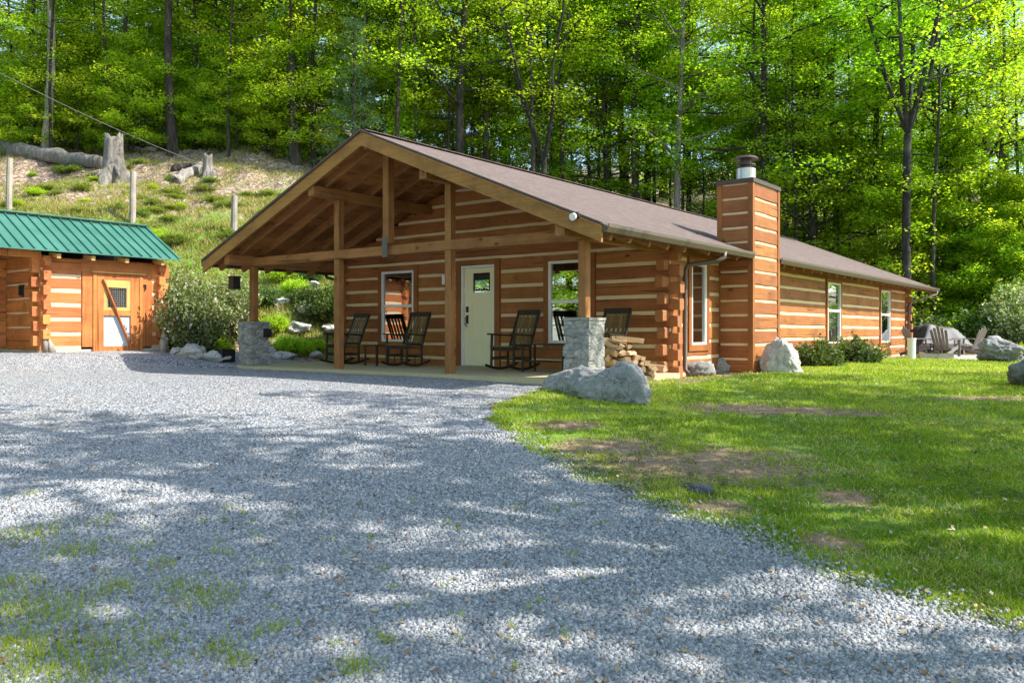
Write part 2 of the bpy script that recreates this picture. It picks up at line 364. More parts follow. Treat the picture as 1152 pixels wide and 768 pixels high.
BARKD = bark('black_tree_bark', (.012, .010, .009), (.03, .026, .022), (.06, .05, .045))

def gravel_mat():
    m, nt, b = mat('crushed_gravel'); v = coords(nt)
    vo = N(nt, 'ShaderNodeTexVoronoi'); vo.inputs['Scale'].default_value = 38; nt.links.new(v, vo.inputs['Vector'])
    v2 = N(nt, 'ShaderNodeTexVoronoi'); v2.inputs['Scale'].default_value = 45; nt.links.new(v, v2.inputs['Vector'])
    bw = N(nt, 'ShaderNodeRGBToBW'); nt.links.new(vo.outputs['Color'], bw.inputs[0])
    col = ramp(nt, bw.outputs[0], [(.15, (.10, .105, .12)), (.4, (.23, .24, .265)), (.65, (.38, .39, .41)), (.85, (.55, .55, .55)), (.93, (.40, .34, .27))])
    n1 = noise_t(nt, v, .6, 5, .65); col = mixc(nt, ramp(nt, n1, [(.45, (0, 0, 0)), (.7, (.28, .28, .28))]), col, (.42, .36, .28))
    nt.links.new(col, b.inputs['Base Color']); b.inputs['Roughness'].default_value = .9
    p = bump(nt, b, vo.outputs['Distance'], 1.0, .03); bump(nt, b, v2.outputs['Distance'], .5, .015, p); return m
M['gravel'] = gravel_mat()
def stone_mat():
    m, nt, b = mat('gravel_stones'); a = N(nt, 'ShaderNodeAttribute', attribute_name='var')
    col = ramp(nt, a.outputs['Fac'], [(0, (.10, .105, .12)), (.3, (.21, .22, .245)), (.6, (.32, .33, .35)), (.88, (.45, .45, .46)), (.975, (.54, .53, .51)), (.982, (.33, .26, .19)), (1, (.40, .33, .25))])
    col = mixc(nt, .35, col, ramp(nt, noise_t(nt, coords(nt), 60, 3), [(.3, (.18, .18, .19)), (.7, (.55, .55, .55))]))
    nt.links.new(col, b.inputs['Base Color']); b.inputs['Roughness'].default_value = .85; return m
M['stones'] = stone_mat()
def ground_mat():
    m, nt, b = mat('ground_soil_and_litter'); v = coords(nt)
    g = N(nt, 'ShaderNodeAttribute', attribute_name='green'); lit = N(nt, 'ShaderNodeAttribute', attribute_name='litter')
    n1 = noise_t(nt, v, 1.5, 8, .7); n2 = noise_t(nt, v, 14, 5, .7); n3 = noise_t(nt, v, .35, 4, .6)
    soil = ramp(nt, n2, [(.3, (.15, .085, .05)), (.5, (.27, .17, .105)), (.7, (.40, .29, .20))])
    vo = N(nt, 'ShaderNodeTexVoronoi'); vo.inputs['Scale'].default_value = 11; nt.links.new(v, vo.inputs['Vector'])
    bw = N(nt, 'ShaderNodeRGBToBW'); nt.links.new(vo.outputs['Color'], bw.inputs[0])
    litc = ramp(nt, bw.outputs[0], [(.1, (.10, .065, .04)), (.4, (.22, .145, .10)), (.65, (.34, .24, .175)), (.9, (.48, .38, .30))])
    grs = ramp(nt, n2, [(.3, (.07, .13, .012)), (.5, (.14, .24, .02)), (.72, (.24, .33, .035))])
    base = mixc(nt, lit.outputs['Fac'], soil, litc)
    ad = N(nt, 'ShaderNodeMath', operation='ADD'); nt.links.new(g.outputs['Fac'], ad.inputs[0])
    mm = N(nt, 'ShaderNodeMath', operation='MULTIPLY_ADD'); nt.links.new(n1, mm.inputs[0]); mm.inputs[1].default_value = 1.3; mm.inputs[2].default_value = -.65; m5 = N(nt, 'ShaderNodeMath', operation='MULTIPLY_ADD'); nt.links.new(noise_t(nt, v, 22, 4, .7), m5.inputs[0]); m5.inputs[1].default_value = 1.2; m5.inputs[2].default_value = -.6; m6 = N(nt, 'ShaderNodeMath', operation='ADD'); nt.links.new(mm.outputs[0], m6.inputs[0]); nt.links.new(m5.outputs[0], m6.inputs[1]); nt.links.new(m6.outputs[0], ad.inputs[1])
    col = mixc(nt, ramp(nt, ad.outputs[0], [(.4, (0, 0, 0)), (.62, (1, 1, 1))]), base, grs)
    nt.links.new(col, b.inputs['Base Color']); b.inputs['Roughness'].default_value = .95
    p = bump(nt, b, n2, .8, .05); bump(nt, b, vo.outputs['Distance'], .5, .03, p); return m
M['ground'] = ground_mat()

# ------------------------------------------------------------------ ground sheet, driveway, stones
_pts = [(1152, 722), (1075, 704), (1000, 681), (925, 650), (850, 618), (780, 590), (700, 561), (655, 545), (610, 521), (575, 497), (550, 474), (553, 458)]
_ED = []; _ER = []
for _u, _v in _pts: _q = at(_u, _v); _d, _r = dr(_q[0], _q[1]); _ED.append(_d); _ER.append(_r)
_k = (_ER[1]-_ER[0])/(_ED[1]-_ED[0])
_ED = np.array([_ED[0]-3]+_ED+[12.2, 13.0, 14, 15, 60]); _ER = np.array([_ER[0]-3*_k]+_ER+[.45, .95, 1.5, 2.0, 2.0])
assert (np.diff(_ED) > 0).all(), _ED
def edge_r(d): return np.interp(d, _ED, _ER)+.03*np.sin(d*5.3)*ss((12-d)/3)+.03*np.sin(d*11.1+1)
dirt = []                                        # worn patches of the lawn: centre and radii
for u, v, a, b_ in [(770, 522, 1.5, .8), (690, 505, .8, .4), (840, 530, .6, .4), (885, 462, 1.5, .35), (820, 458, 1.0, .3), (960, 465, .8, .3), (955, 560, .3, .2), (800, 572, .4, .2), (1120, 448, 1.2, .2), (640, 478, .6, .25), (860, 640, .3, .2), (930, 610, .25, .2)]:
    p = at(u, v); dirt.append((p[0], p[1], a*.72, b_*.72))
def dirtness(x, y):
    o = np.zeros_like(np.asarray(x, float)); d, r = dr(x, y)
    for px, py, a, b_ in dirt:
        pd, prr = dr(px, py); q = ((r-prr)/a)**2+((d-pd)/(b_*1.5))**2
        o = np.maximum(o, np.exp(-q*.9))
    return o
def lawn_mask(x, y):
    d, r = dr(x, y)
    m = ss((r-edge_r(d))/.12+.3)*(1-ss((d-36)/3))*(x > -3)
    m = m*(1-((x < 4.5) & (y > -.5)))
    m = m*(1-((np.hypot(x-6.6, (y-20.5)*.55) < 2.0)))
    m = m*(1-ss((5.6-x)/.5)*(y > 1)*(y < 5)*.7)
    return m
rows = np.concatenate([np.arange(-60, 0, 3.), np.arange(0, 14, .12), np.arange(14, 24, .2), np.arange(24, 46, .35), np.arange(46, 80, 1.5), np.arange(80, 261, 9)])
fr = np.concatenate([np.linspace(-3.2, -.75, 26)[:-1], np.linspace(-.75, .75, 230), np.linspace(.75, 3.2, 26)[1:]])
DD, FF = np.meshgrid(rows, fr, indexing='ij'); RRr = FF*(np.maximum(DD, 0)+6.)
GX, GY = xy(DD, RRr); GZ = terrain(GX, GY)
bankm = ss((DD-21)/2)*ss((-5.3-GX)/2)
GZ = GZ+bankm*.05*RS.randn(*GZ.shape)
nr, nc = DD.shape; idx = np.arange(nr*nc).reshape(nr, nc)
F = np.stack([idx[:-1, :-1], idx[:-1, 1:], idx[1:, 1:], idx[1:, :-1]], -1).reshape(-1, 4)
me = mesh_idx('ground', np.stack([GX, GY, GZ], -1).reshape(-1, 3), F, M['ground'], smooth=True)
lm = lawn_mask(GX, GY)
green = lm*(1-1.5*dirtness(GX, GY))
hillg = np.where((DD > 21) & (GX < -4), .34+.3*ss((31-DD)/4)-.12*ss((DD-33)/2)+.18*wob(GX, GY, .5, 2), 0)
green = np.clip(np.maximum(green, hillg), 0, 1)
for nm, arr in (('green', green), ('litter', np.clip(((DD > 20) & (GX < -4))*1.+(DD > 34)*1., 0, 1))):
    a = me.attributes.new(nm, 'FLOAT', 'POINT'); a.data.foreach_set('value', arr.astype(np.float32).ravel())
tag(link('ground', me), 'lawn, worn soil and leaf-covered wooded hillside', kind='structure')
# driveway
dd = np.arange(-8, 20.4, .14); cols = 120
def left_r(d): return -.95*np.maximum(d, 0)-9
V = []
for d in dd:
    r1 = edge_r(d)+.03*RS.randn(); r0 = left_r(d)
    if d > 17.6: r0 = max(r0, -14)
    t = np.linspace(0, 1, cols)**.7; rr_ = r0+(r1-r0)*t
    x, y = xy(np.full(cols, d), rr_)
    z = terrain(x, y)+.014+.008*wob(x, y, 6, 2)*ss((13-d)/6)
    V.append(np.stack([x, y, z], -1))
V = np.array(V); idx = np.arange(V.shape[0]*cols).reshape(-1, cols)
F = np.stack([idx[:-1, :-1], idx[:-1, 1:], idx[1:, 1:], idx[1:, :-1]], -1).reshape(-1, 4)
tag(link('gravel_driveway', mesh_idx('gravel_driveway', V.reshape(-1, 3), F, M['gravel'], smooth=True)), 'grey crushed-stone driveway', kind='structure')

def scatter_stones(n, d0, d1, smin, smax, keep):
    d = (d0**-.0+0)*0+np.exp(RS.uniform(math.log(d0), math.log(d1), n)); u = RS.uniform(-.66, .66, n); r = u*d
    k = keep(d, r); d, r = d[k], r[k]; n = len(d); x, y = xy(d, r); z = terrain(x, y)+.014
    s = RS.uniform(smin, smax, n)*(.6+.8*RS.rand(n)**2)
    base = np.array([[a, b, c] for a in (-1, 1) for b in (-1, 1) for c in (-1, 1)], float)*.5
    P = base[None]*(1+RS.uniform(-.45, .25, (n, 8, 3)))
    P *= np.stack([s, s*RS.uniform(.55, .95, n), s*RS.uniform(.35, .7, n)], -1)[:, None]
    q = RS.randn(n, 4); q[:, 1:3] *= .35; q /= np.linalg.norm(q, axis=1)[:, None]; a, b, c, e = q.T
    Rm = np.stack([1-2*(c*c+e*e), 2*(b*c-e*a), 2*(b*e+c*a), 2*(b*c+e*a), 1-2*(b*b+e*e), 2*(c*e-b*a), 2*(b*e-c*a), 2*(c*e+b*a), 1-2*(b*b+c*c)], -1).reshape(n, 3, 3)
    P = np.einsum('nij,nkj->nki', Rm, P)+np.stack([x, y, z+s*.12], -1)[:, None]
    F = (np.array(BOXF)[None]+8*np.arange(n)[:, None, None]).reshape(-1, 4)
    return P.reshape(-1, 3), F, np.repeat(RS.rand(n), 8)
P, F, va = scatter_stones(330000, 3.0, 8.6, .012, .022, lambda d, r: (r < edge_r(d)+.12*np.abs(RS.randn(len(d)))**1.5))
tag(link('gravel_stones', mesh_idx('gravel_stones', P, F, M['stones'], va)), 'loose crushed stones on the driveway surface', 'gravel', kind='stuff')

# ------------------------------------------------------------------ log house
house = empty('log_house', (0, 0, 0), 'long single-storey log cabin with pale chinking, open gabled front porch and log chimney', 'house')
def HB(): return MB()
def zroof(x): return ZR-SL*abs(x)
def hexlog(mb, axis, c, out, th, a, z0, z1, ch=.018):
    """squared log on a wall plane. a = ((start at z0, start at z1), (end at z0, end at z1))"""
    L_ = abs(a[1][0]-a[0][0]); m = max(2, int(L_/.4)+2); n = 6; V = []
    for k in range(m):
        f = k/(m-1); e = 0 if k in (0, m-1) else 1
        q0 = z0+e*RS.uniform(-.008, .006); q1 = z1+e*RS.uniform(-.006, .008); th_ = th+e*RS.uniform(-.005, .005)
        prof = [(-.09, z0), (th_-ch, q0), (th_, q0+ch), (th_, q1-ch), (th_-ch, q1), (-.09, z1)]
        for o, z in prof:
            t = (z-z0)/(z1-z0); s0 = a[0][0]*(1-t)+a[0][1]*t; s1 = a[1][0]*(1-t)+a[1][1]*t; q = s0+(s1-s0)*f
            V.append((q, c+out*o, z) if axis == 0 else (c+out*o, q, z))
    F = [[k*n+i, k*n+(i+1) % n, (k+1)*n+(i+1) % n, (k+1)*n+i] for k in range(m-1) for i in range(n)]+[list(range(n))[::-1], list(range((m-1)*n, m*n))]
    mb.add(V, F, RS.rand())
def cut(a0, a1, z0, z1, ops):
    segs = [(a0, a1)]
    for (o0, o1, p0, p1) in ops:
        if min(z1, p1)-max(z0, p0) > .03:
            new = []
            for s0, s1 in segs:
                if o0 > s0+.02: new.append((s0, min(s1, o0)))
                if o1 < s1-.02: new.append((max(s0, o1), s1))
                if o0 >= s1 or o1 <= s0: new = new
            segs = [s for s in new if s[1]-s[0] > .02]
    return segs
CH = .058
def fillers(mb, axis, c, out, zb, zt, ops, lo=-99, hi=99):
    for (o0, o1, p0, p1) in ops:
        if min(zt, p1)-max(zb, p0) <= .03 or o0 < lo or o1 > hi: continue
        if p0-zb > .02: hexlog(mb, axis, c, out, .004, ((o0, o0), (o1, o1)), zb, p0, .008)
        if zt-p1 > .02: hexlog(mb, axis, c, out, .004, ((o0, o0), (o1, o1)), p1, zt, .008)
front_ops = [(-3.03, -1.78, .38, 2.19), (-.655, .53, -.1, 2.2), (1.61, 2.79, .38, 2.19)]
side_ops = [(3.25, 4.11, .36, 2.09), (11.19, 12.52, .29, 2.11), (16.41, 17.74, .27, 2.11)]
def wall_front(zc, c=D, out=-1, x0=-WR, x1=WR, ops=(), topf=lambda z: 99):
    lg = HB(); chk = HB()
    for i, z in enumerate(zc):
        zb = z+CH/2; zt = (zc[i+1] if i+1 < len(zc) else z+.29)-CH/2
        fillers(lg, 0, c, out, zb, zt, ops)
        for (s0, s1) in cut(x0, x1, zb, zt, ops):
            e = []
            lb, lt = topf(zb), topf(zt)
            A0 = (max(s0, -lb), max(s0, -lt)); A1 = (min(s1, lb), min(s1, lt))
            if A1[0]-A0[0] < .1: continue
            if A1[1] < A0[1]: A1 = (A1[0], .02); A0 = (A0[0], -.02)
            j = RS.uniform(-.006, .006)
            hexlog(lg, 0, c, out, .0+j, (A0, A1), zb, zt)
        for (s0, s1) in cut(x0, x1, z-CH/2, z+CH/2, ops):
            l = topf(z+CH/2); s0, s1 = max(s0, -l), min(s1, l)
            if s1-s0 > .05: chk.bb(s0, s1, c+.05*-out, c+out*-.012, z-CH/2-.006, z+CH/2+.006)
    return lg, chk
zf = [-.135]+[.16+.295*k for k in range(12)]; zf[-1] = 3.40; zf += [3.68, 3.95]
lg, chk = wall_front(zf, ops=front_ops, topf=lambda z: max(.001, (ZR-.12-z)/SL))
lg.build('front_log_wall', M['log_x'], house); chk.build('front_chinking', M['chink'], house)
zs = [-.05]+[.245+.297*k for k in range(7)]
def side_wall(x, out, ops, y0, y1):
    lg = HB(); chk = HB()
    for i, z in enumerate(zs):
        zb = z+CH/2; zt = (zs[i+1] if i+1 < len(zs) else 2.30)-CH/2
        fillers(lg, 1, x, out, zb, zt, ops)
        for s0, s1 in cut(y0, y1, zb, zt, ops): hexlog(lg, 1, x, out, RS.uniform(-.006, .006), ((s0, s0), (s1, s1)), zb, zt)
        for s0, s1 in cut(y0, y1, z-CH/2, z+CH/2, ops): chk.bb(x-out*.05, x-out*.012, s0, s1, z-CH/2-.006, z+CH/2+.006)
    return lg, chk
lg, chk = side_wall(WR, 1, side_ops, D+.004, LW)
# bottom log flush to the ground
hexlog(lg, 1, WR, 1, .002, ((D+.004, D+.004), (LW, LW)), -.35, -.05-CH/2)
lg.build('side_log_wall', M['log_y'], house); chk.build('side_chinking', M['chink'], house)
lg, chk = side_wall(-WR, -1, [], D+.004, LW); lg.build('left_log_wall', M['log_y'], house); chk.build('left_chinking', M['chink'], house)
lg, chk = wall_front(zf, c=LW, out=1, topf=lambda z: max(.001, (ZR-.12-z)/SL)); lg.build('rear_log_wall', M['log_x'], house); chk.build('rear_chinking', M['chink'], house)
# crossed corner log ends
def corner(x, y, ox, oy):
    mb = HB()
    for i, z in enumerate(zf[:8]):
        zb, zt = z+CH/2+.01, (zf[i+1])-CH/2-.01
        l_ = RS.uniform(.15, .22)
        mb.bar((x, y-oy*.09, (zb+zt)/2), (x+ox*l_, y-oy*.09, (zb+zt)/2), .16, zt-zb-.02, ch=.02)
    for i, z in enumerate(zs):
        zb, zt = z+CH/2+.01, (zs[i+1] if i+1 < len(zs) else 2.3)-CH/2-.01
        l_ = RS.uniform(.15, .24)
        mb.bar((x-ox*.085, y, (zb+zt)/2), (x-ox*.085, y+oy*l_, (zb+zt)/2), .15, zt-zb-.02, ch=.02)
    mb.build('corner_log_ends', M['logend'], house)
corner(WR, D, 1, -1); corner(-WR, D, -1, -1); corner(WR, LW, 1, 1)
# near-black panels stand in for the unlit room behind the glass
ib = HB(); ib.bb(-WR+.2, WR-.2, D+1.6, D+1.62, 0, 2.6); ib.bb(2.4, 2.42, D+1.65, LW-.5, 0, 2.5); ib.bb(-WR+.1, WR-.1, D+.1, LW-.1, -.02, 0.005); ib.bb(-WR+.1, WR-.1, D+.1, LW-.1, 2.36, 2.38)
ib.build('unlit_room_panels', M['interior'], house)
# roof
TH = .10; NX = 2
def roof_side(sg):
    mb = HB(); y0, y1 = -A_, L
    xe = sg*E
    V = [(0, y0, ZR), (xe, y0, ZE), (xe, y1, ZE), (0, y1, ZR), (0, y0, ZR-.035), (xe, y0, ZE-.035), (xe, y1, ZE-.035), (0, y1, ZR-.035)]
    mb.add(V, [(0, 1, 2, 3), (7, 6, 5, 4), (0, 4, 5, 1), (1, 5, 6, 2), (2, 6, 7, 3), (3, 7, 4, 0)])
    return mb
def shingle_mat():
    m, nt, b = mat('asphalt_shingles'); v = coords(nt, (1, 1, 1))
    sp = N(nt, 'ShaderNodeSeparateXYZ'); nt.links.new(v, sp.inputs[0]); cb = N(nt, 'ShaderNodeCombineXYZ')
    ab = N(nt, 'ShaderNodeMath', operation='ABSOLUTE'); nt.links.new(sp.outputs[0], ab.inputs[0]); nt.links.new(sp.outputs[1], cb.inputs[0]); nt.links.new(ab.outputs[0], cb.inputs[1])
    br = N(nt, 'ShaderNodeTexBrick'); nt.links.new(cb.outputs[0], br.inputs['Vector'])
    br.inputs['Scale'].default_value = 1; br.inputs['Brick Width'].default_value = .22; br.inputs['Row Height'].default_value = .14; br.inputs['Mortar Size'].default_value = .010
    br.inputs['Color1'].default_value = (.085, .058, .05, 1); br.inputs['Color2'].default_value = (.18, .128, .112, 1); br.inputs['Mortar'].default_value = (.03, .022, .02, 1); br.offset = .37; br.squash = 1
    col = mixc(nt, .5, br.outputs['Color'], ramp(nt, noise_t(nt, cb.outputs[0], 13, 6, .8), [(.36, (.04, .028, .024)), (.5, (.11, .078, .068)), (.64, (.25, .185, .165))]))
    col = mixc(nt, ramp(nt, noise_t(nt, cb.outputs[0], 60, 2, .8), [(.4, (0, 0, 0)), (.7, (.35, .35, .35))]), col, (.22, .165, .15))
    nt.links.new(col, b.inputs['Base Color']); b.inputs['Roughness'].default_value = .95
    mb_ = N(nt, 'ShaderNodeMath', operation='FRACT'); sc = N(nt, 'ShaderNodeMath', operation='MULTIPLY'); sc.inputs[1].default_value = 1/.14; nt.links.new(ab.outputs[0], sc.inputs[0]); nt.links.new(sc.outputs[0], mb_.inputs[0])
    p = bump(nt, b, mb_.outputs[0], .6, .02); bump(nt, b, br.outputs['Fac'], -.4, .01, p); return m
M['shingle'] = shingle_mat()
roof = roof_side(1).build('roof', M['shingle'], house); lf = roof_side(-1).build('roof', M['shingle'], house)
# deck boards below, in two slopes
for sg in (1, -1):
    dk = HB(); nb = 26
    for i in range(nb):
        xa, xb = sg*E*.995*i/nb, sg*E*.995*(i+1)/nb-sg*.006
        za, zb = zroof(xa)-.037, zroof(xb)-.037
        V = [(xa, -A_+.03, za), (xb, -A_+.03, zb), (xb, L-.03, zb), (xa, L-.03, za)]; V += [(a, b, c-.05) for a, b, c in V]
        dk.add(V, BOXF2 if False else [(0, 1, 2, 3), (7, 6, 5, 4), (0, 4, 5, 1), (1, 5, 6, 2), (2, 6, 7, 3), (3, 7, 4, 0)], RS.rand())
    dk.build('roof_deck', M['deck'], house)
    # barge boards
    for y, yn in ((-A_-.02, 'f'), (L+.02, 'r')):
        fb = HB(); x1 = sg*(E-.0)
        fb.add([(0, y-.02, ZR-.045), (x1, y-.02, ZE-.045), (x1, y-.02, ZE-.27), (0, y-.02, ZR-.27), (0, y+.02, ZR-.045), (x1, y+.02, ZE-.045), (x1, y+.02, ZE-.27), (0, y+.02, ZR-.27)],
               [(0, 1, 2, 3), (7, 6, 5, 4), (0, 4, 5, 1), (1, 5, 6, 2), (2, 6, 7, 3), (3, 7, 4, 0)])
        fb.build('barge_board', M['fascia'], house)
        de = HB(); de.bar((0, y-.035, ZR-.012), (x1, y-.035, ZE-.012), .04, .045, ch=.004); de.build('drip_edge', M['capmetal'], house)
rc = HB(); rc.bar((0, -A_-.02, ZR+.004), (0, L, ZR+.004), .2, .012); rc.build('ridge_cap', M['shingle'], house)
# rafters over the porch, tails along the eaves
for sg in (1, -1):
    for y in (-.35, .2, .8, 1.4, 2.0):
        mb = HB(); mb.bar((sg*.06, y, ZR-.087-.075-.02), (sg*(E-.06), y, zroof(E-.06)-.087-.075), .075, .15); mb.build('rafter', M['beam_r'], house)
ys = [D+.35+.61*k for k in range(30)]
for y in ys:
    if y > L-.2 or CY1-.1 < y < CY2+.1: continue
    mb = HB(); mb.bar((WR-.05, y, zroof(WR-.05)-.087-.06), (E-.03, y, zroof(E-.03)-.087-.06), .06, .12); mb.build('rafter_tail', M['beam_r'], house)
# ridge beam, purlins, plates, tie beam, collar
mb = HB(); mb.bar((0, -.62, ZR-.22), (0, D, ZR-.22), .13, .2); mb.build('ridge_beam', M['beam_y'], house)
for sg in (-1, 1):
    mb = HB(); mb.bar((sg*w, -.675, 3.335), (sg*w, D-.01, 3.335), .16, .19); p_ = mb.build('purlin', M['beam_y'], house)
    mb = HB(); mb.bar((sg*W, -.66, 2.205), (sg*W, D-.01, 2.205), .17, .2); mb.build('eave_beam', M['beam_y'], house)
mb = HB(); mb.bar((-W+.09, 0, 2.19), (W-.09, 0, 2.19), .16, .175); mb.build('tie_beam', M['beam_x'], house)
def post(x, z0, z1, m_='beam_z'):
    mb = HB(); mb.bar((x, 0, z0), (x, 0, z1), .14, .14, up=(0, 1, 0), ch=.01); return mb.build('post', M[m_], house)
post(-W, .92, 2.10); post(W, .92, 2.10); post(-w, 0, 2.10); post(w, 0, 2.10); post(-w, 2.28, 3.235); post(w, 2.28, 3.235)
mb = HB(); mb.bar((.03, -.10, 2.3), (.03, -.10, 3.95), .15, .155, up=(0, 1, 0)); mb.build('king_post', M['beam_z'], house)
mb = HB(); mb.bb(-.045, .085, -.19, -.181, 2.06, 2.42); mb.bb(-.045, .085, -.18, -.02, 2.06, 2.07); mb.build('steel_bracket', M['bracket'], house)
for sg in (-1, 1):
    pr_ = HB(); cx = sg*W; Vp = []; n1, n2 = 44, 60; per = []
    for k in range(n1):                                   # outline of the pier, walked once round
        t = 4*k/n1; e = int(t); f = t-e; hw = .225
        per.append([(-hw+2*hw*f, -hw), (hw, -hw+2*hw*f), (hw-2*hw*f, hw), (-hw, hw-2*hw*f)][e])
    for r_ in range(n2+1):
        z = -.3+1.18*r_/n2
        for (x, y) in per:
            q = Vector((x*5.2+sg*9, y*5.2, z*6.5)); dv, pv = noise.voronoi(q); jn = min(1, (dv[1]-dv[0])/.16); h_ = noise.cell(pv[0]*7.3)
            o = -.016*(1-jn)+.012*h_+.006*noise.noise(q*5); m_x = x/.225; m_y = y/.225
            Vp.append((cx+x+o*m_x, y+o*m_y, z))
    Fp = [[a*n1+k, a*n1+(k+1) % n1, (a+1)*n1+(k+1) % n1, (a+1)*n1+k] for a in range(n2) for k in range(n1)]+[[n2*n1+k for k in range(n1)]]
    pr_.add(Vp, Fp); o = pr_.build('stone_pier', M['veneer'], house)
    cp_ = HB(); cp_.bb(cx-.24, cx+.24, -.24, .24, .884, .925); cp_.build('pier_cap', M['veneer'], o)
sl = HB(); sl.bb(-4.75, 4.5, -.34, D-.0, -.3, 0.0); sl.build('porch_slab', M['concrete'], house)
mb = HB(); mb.bb(-3.945, -3.83, .08, .2, .60, .78); mb.build('outlet_box', M['black'], house)
# gutters and downspouts
for (a, b_) in ((-A_-.02, CY1-.01), (CY2+.01, L+.02)):
    g = HB(); V = []
    pf = [(E+.0, ZE-.015), (E+.0, ZE-.13), (E+.075, ZE-.13), (E+.11, ZE-.06), (E+.11, ZE-.015), (E+.10, ZE-.015), (E+.10, ZE-.055), (E+.07, ZE-.12), (E+.012, ZE-.12), (E+.012, ZE-.015)]
    for y in (a, b_): V += [(x, y, z) for x, z in pf]
    n = len(pf); g.add(V, [[i, (i+1) % n, n+(i+1) % n, n+i] for i in range(n)]+[list(range(4))+[9], [n+i for i in range(4)]+[n+9]]); g.build('gutter', M['gutter'], house)
g = HB(); g.bb(-E-.11, -E, -A_, L, ZE-.13, ZE-.02); g.build('gutter', M['gutter'], house)
def spout(pts):
    g = HB(); g.tube(pts, .043, 10); g.build('downspout', M['gutter'], house, smooth=True)
spout([(E+.06, 3.3, ZE-.1), (E+.06, 3.28, ZE-.2), (E-.05, 3.2, ZE-.27), (WR+.14, 2.98, 1.90), (WR+.10, 2.93, 1.8), (WR+.10, 2.93, .05), (WR+.17, 2.93, -.03)])
spout([(E+.06, L-.2, ZE-.1), (E+.05, L-.22, ZE-.22), (WR+.2, LW-.1, 1.75), (WR+.1, LW-.16, 1.6), (WR+.1, LW-.16, 0)])
spout([(-E-.06, 2.6, ZE-.1), (-E-.0, 2.6, ZE-.2), (-WR-.1, 2.7, 1.9), (-WR-.08, 2.7, 0)])
# windows
def window(axis, c, out, a0, a1, z0, z1, zr_, blind, curtains=False):
    root = bpy.data.objects.new('window', None); COL.objects.link(root); root.parent = house
    def B(mb, s0, s1, o0, o1, p0, p1):
        if axis == 0: mb.bb(s0, s1, c+out*o0, c+out*o1, p0, p1)
        else: mb.bb(c+out*o0, c+out*o1, s0, s1, p0, p1)
    fw = .05 if axis == 0 else .042; f = HB()
    B(f, a0, a0+fw, -.08, .025, z0, z1); B(f, a1-fw, a1, -.08, .025, z0, z1); B(f, a0+fw, a1-fw, -.08, .025, z1-fw, z1); B(f, a0+fw, a1-fw, -.08, .03, z0, z0+fw)
    f.build('window_frame', M['white'], root)
    g = HB(); B(g, a0+fw, a1-fw, -.016, -.012, z0+fw, z1-fw); g.build('glass_pane', M['glass'], root)
    if zr_:
        s_ = HB(); B(s_, a0+fw, a1-fw, -.04, .01, zr_-.03, zr_+.03); s_.build('sash_rail', M['white'], root)
    t = HB(); tw = .115
    B(t, a0-tw, a0-.003, -.07, .03, z0-tw, z1+tw); B(t, a1+.003, a1+tw, -.07, .03, z0-tw, z1+tw); B(t, a0, a1, -.07, .027, z1+.003, z1+tw); B(t, a0, a1, -.07, .027, z0-tw, z0-.003)
    t.build('window_trim', M['trimz'], root)
    if blind:
        b_ = HB(); zz = z0+.08
        while zz < z1-.06:
            if axis == 0: b_.box(((a0+a1)/2, c-out*.12, zz), (a1-a0-.1, .03, .004))
            else: b_.box((c-out*.12, (a0+a1)/2, zz), (.03, a1-a0-.12, .004), rot=[[math.cos(.6), 0, math.sin(.6)], [0, 1, 0], [-math.sin(.6), 0, math.cos(.6)]])
            zz += .032
        b_.build('blind', M['curtain'], root)
    if curtains:
        for s0, s1 in ((a0+.06, a0+.06+.22*(a1-a0)), (a1-.06-.3*(a1-a0), a1-.06)):
            cb = HB(); n = 24; V = []
            for k in range(n+1):
                q = s0+(s1-s0)*k/n; o = -.16+.02*math.sin(k*1.7)
                for z in (z0+.03, z1-.1): V.append((q, c+out*o, z) if axis == 0 else (c+out*o, q, z))
            cb.add(V, [[2*k, 2*k+1, 2*k+3, 2*k+2] for k in range(n)]); cb.build('curtain', M['curtain'], root, smooth=True)
    return root
window(0, D, -1, -2.913, -1.9, .495, 2.07, 1.29, False, True)
window(0, D, -1, 1.727, 2.668, .495, 2.07, 1.29, False, True)
window(1, WR, 1, 3.365, 3.993, .475, 1.975, None, True)
window(1, WR, 1, 11.308, 12.40, .41, 2.0, 1.27, True)
window(1, WR, 1, 16.53, 17.62, .39, 2.0, 1.25, True)
# door
dr_ = bpy.data.objects.new('door', None); COL.objects.link(dr_); dr_.parent = house
x0, x1, zt = -.511, .388, 2.085
f = HB(); f.bb(x0, x0+.05, D-.02, D+.1, .0, zt); f.bb(x1-.03, x1, D-.02, D+.1, .0, zt); f.bb(x0+.05, x1-.03, D-.02, D+.1, zt-.045, zt); f.build('door_frame', M['white'], dr_)
xa, xb, za, zb = x0+.055, x1-.035, .02, zt-.05
gx0, gx1, gz0, gz1 = -.235, .225, 1.53, 1.93
s_ = HB(); yf = D+.035
s_.bb(xa, gx0, yf, yf+.045, za, zb); s_.bb(gx1, xb, yf, yf+.045, za, zb); s_.bb(gx0, gx1, yf, yf+.045, gz1, zb); s_.bb(gx0, gx1, yf, yf+.045, 1.32, gz0)
s_.bb(gx0, gx1, yf, yf+.045, za, .28); s_.bb(-.03, .03, yf, yf+.045, .28, 1.32)
s_.bb(gx0, -.03, yf+.014, yf+.04, .28, 1.32); s_.bb(.03, gx1, yf+.014, yf+.04, .28, 1.32)
s_.build('door_slab', M['door'], dr_)
g = HB(); g.bb(gx0, gx1, yf+.02, yf+.024, gz0, gz1); g.build('glass_pane', M['glass'], dr_)
k = HB(); k.bb(gx0+.02, gx1-.02, yf+.006, yf+.015, gz1-.15, gz1-.04)
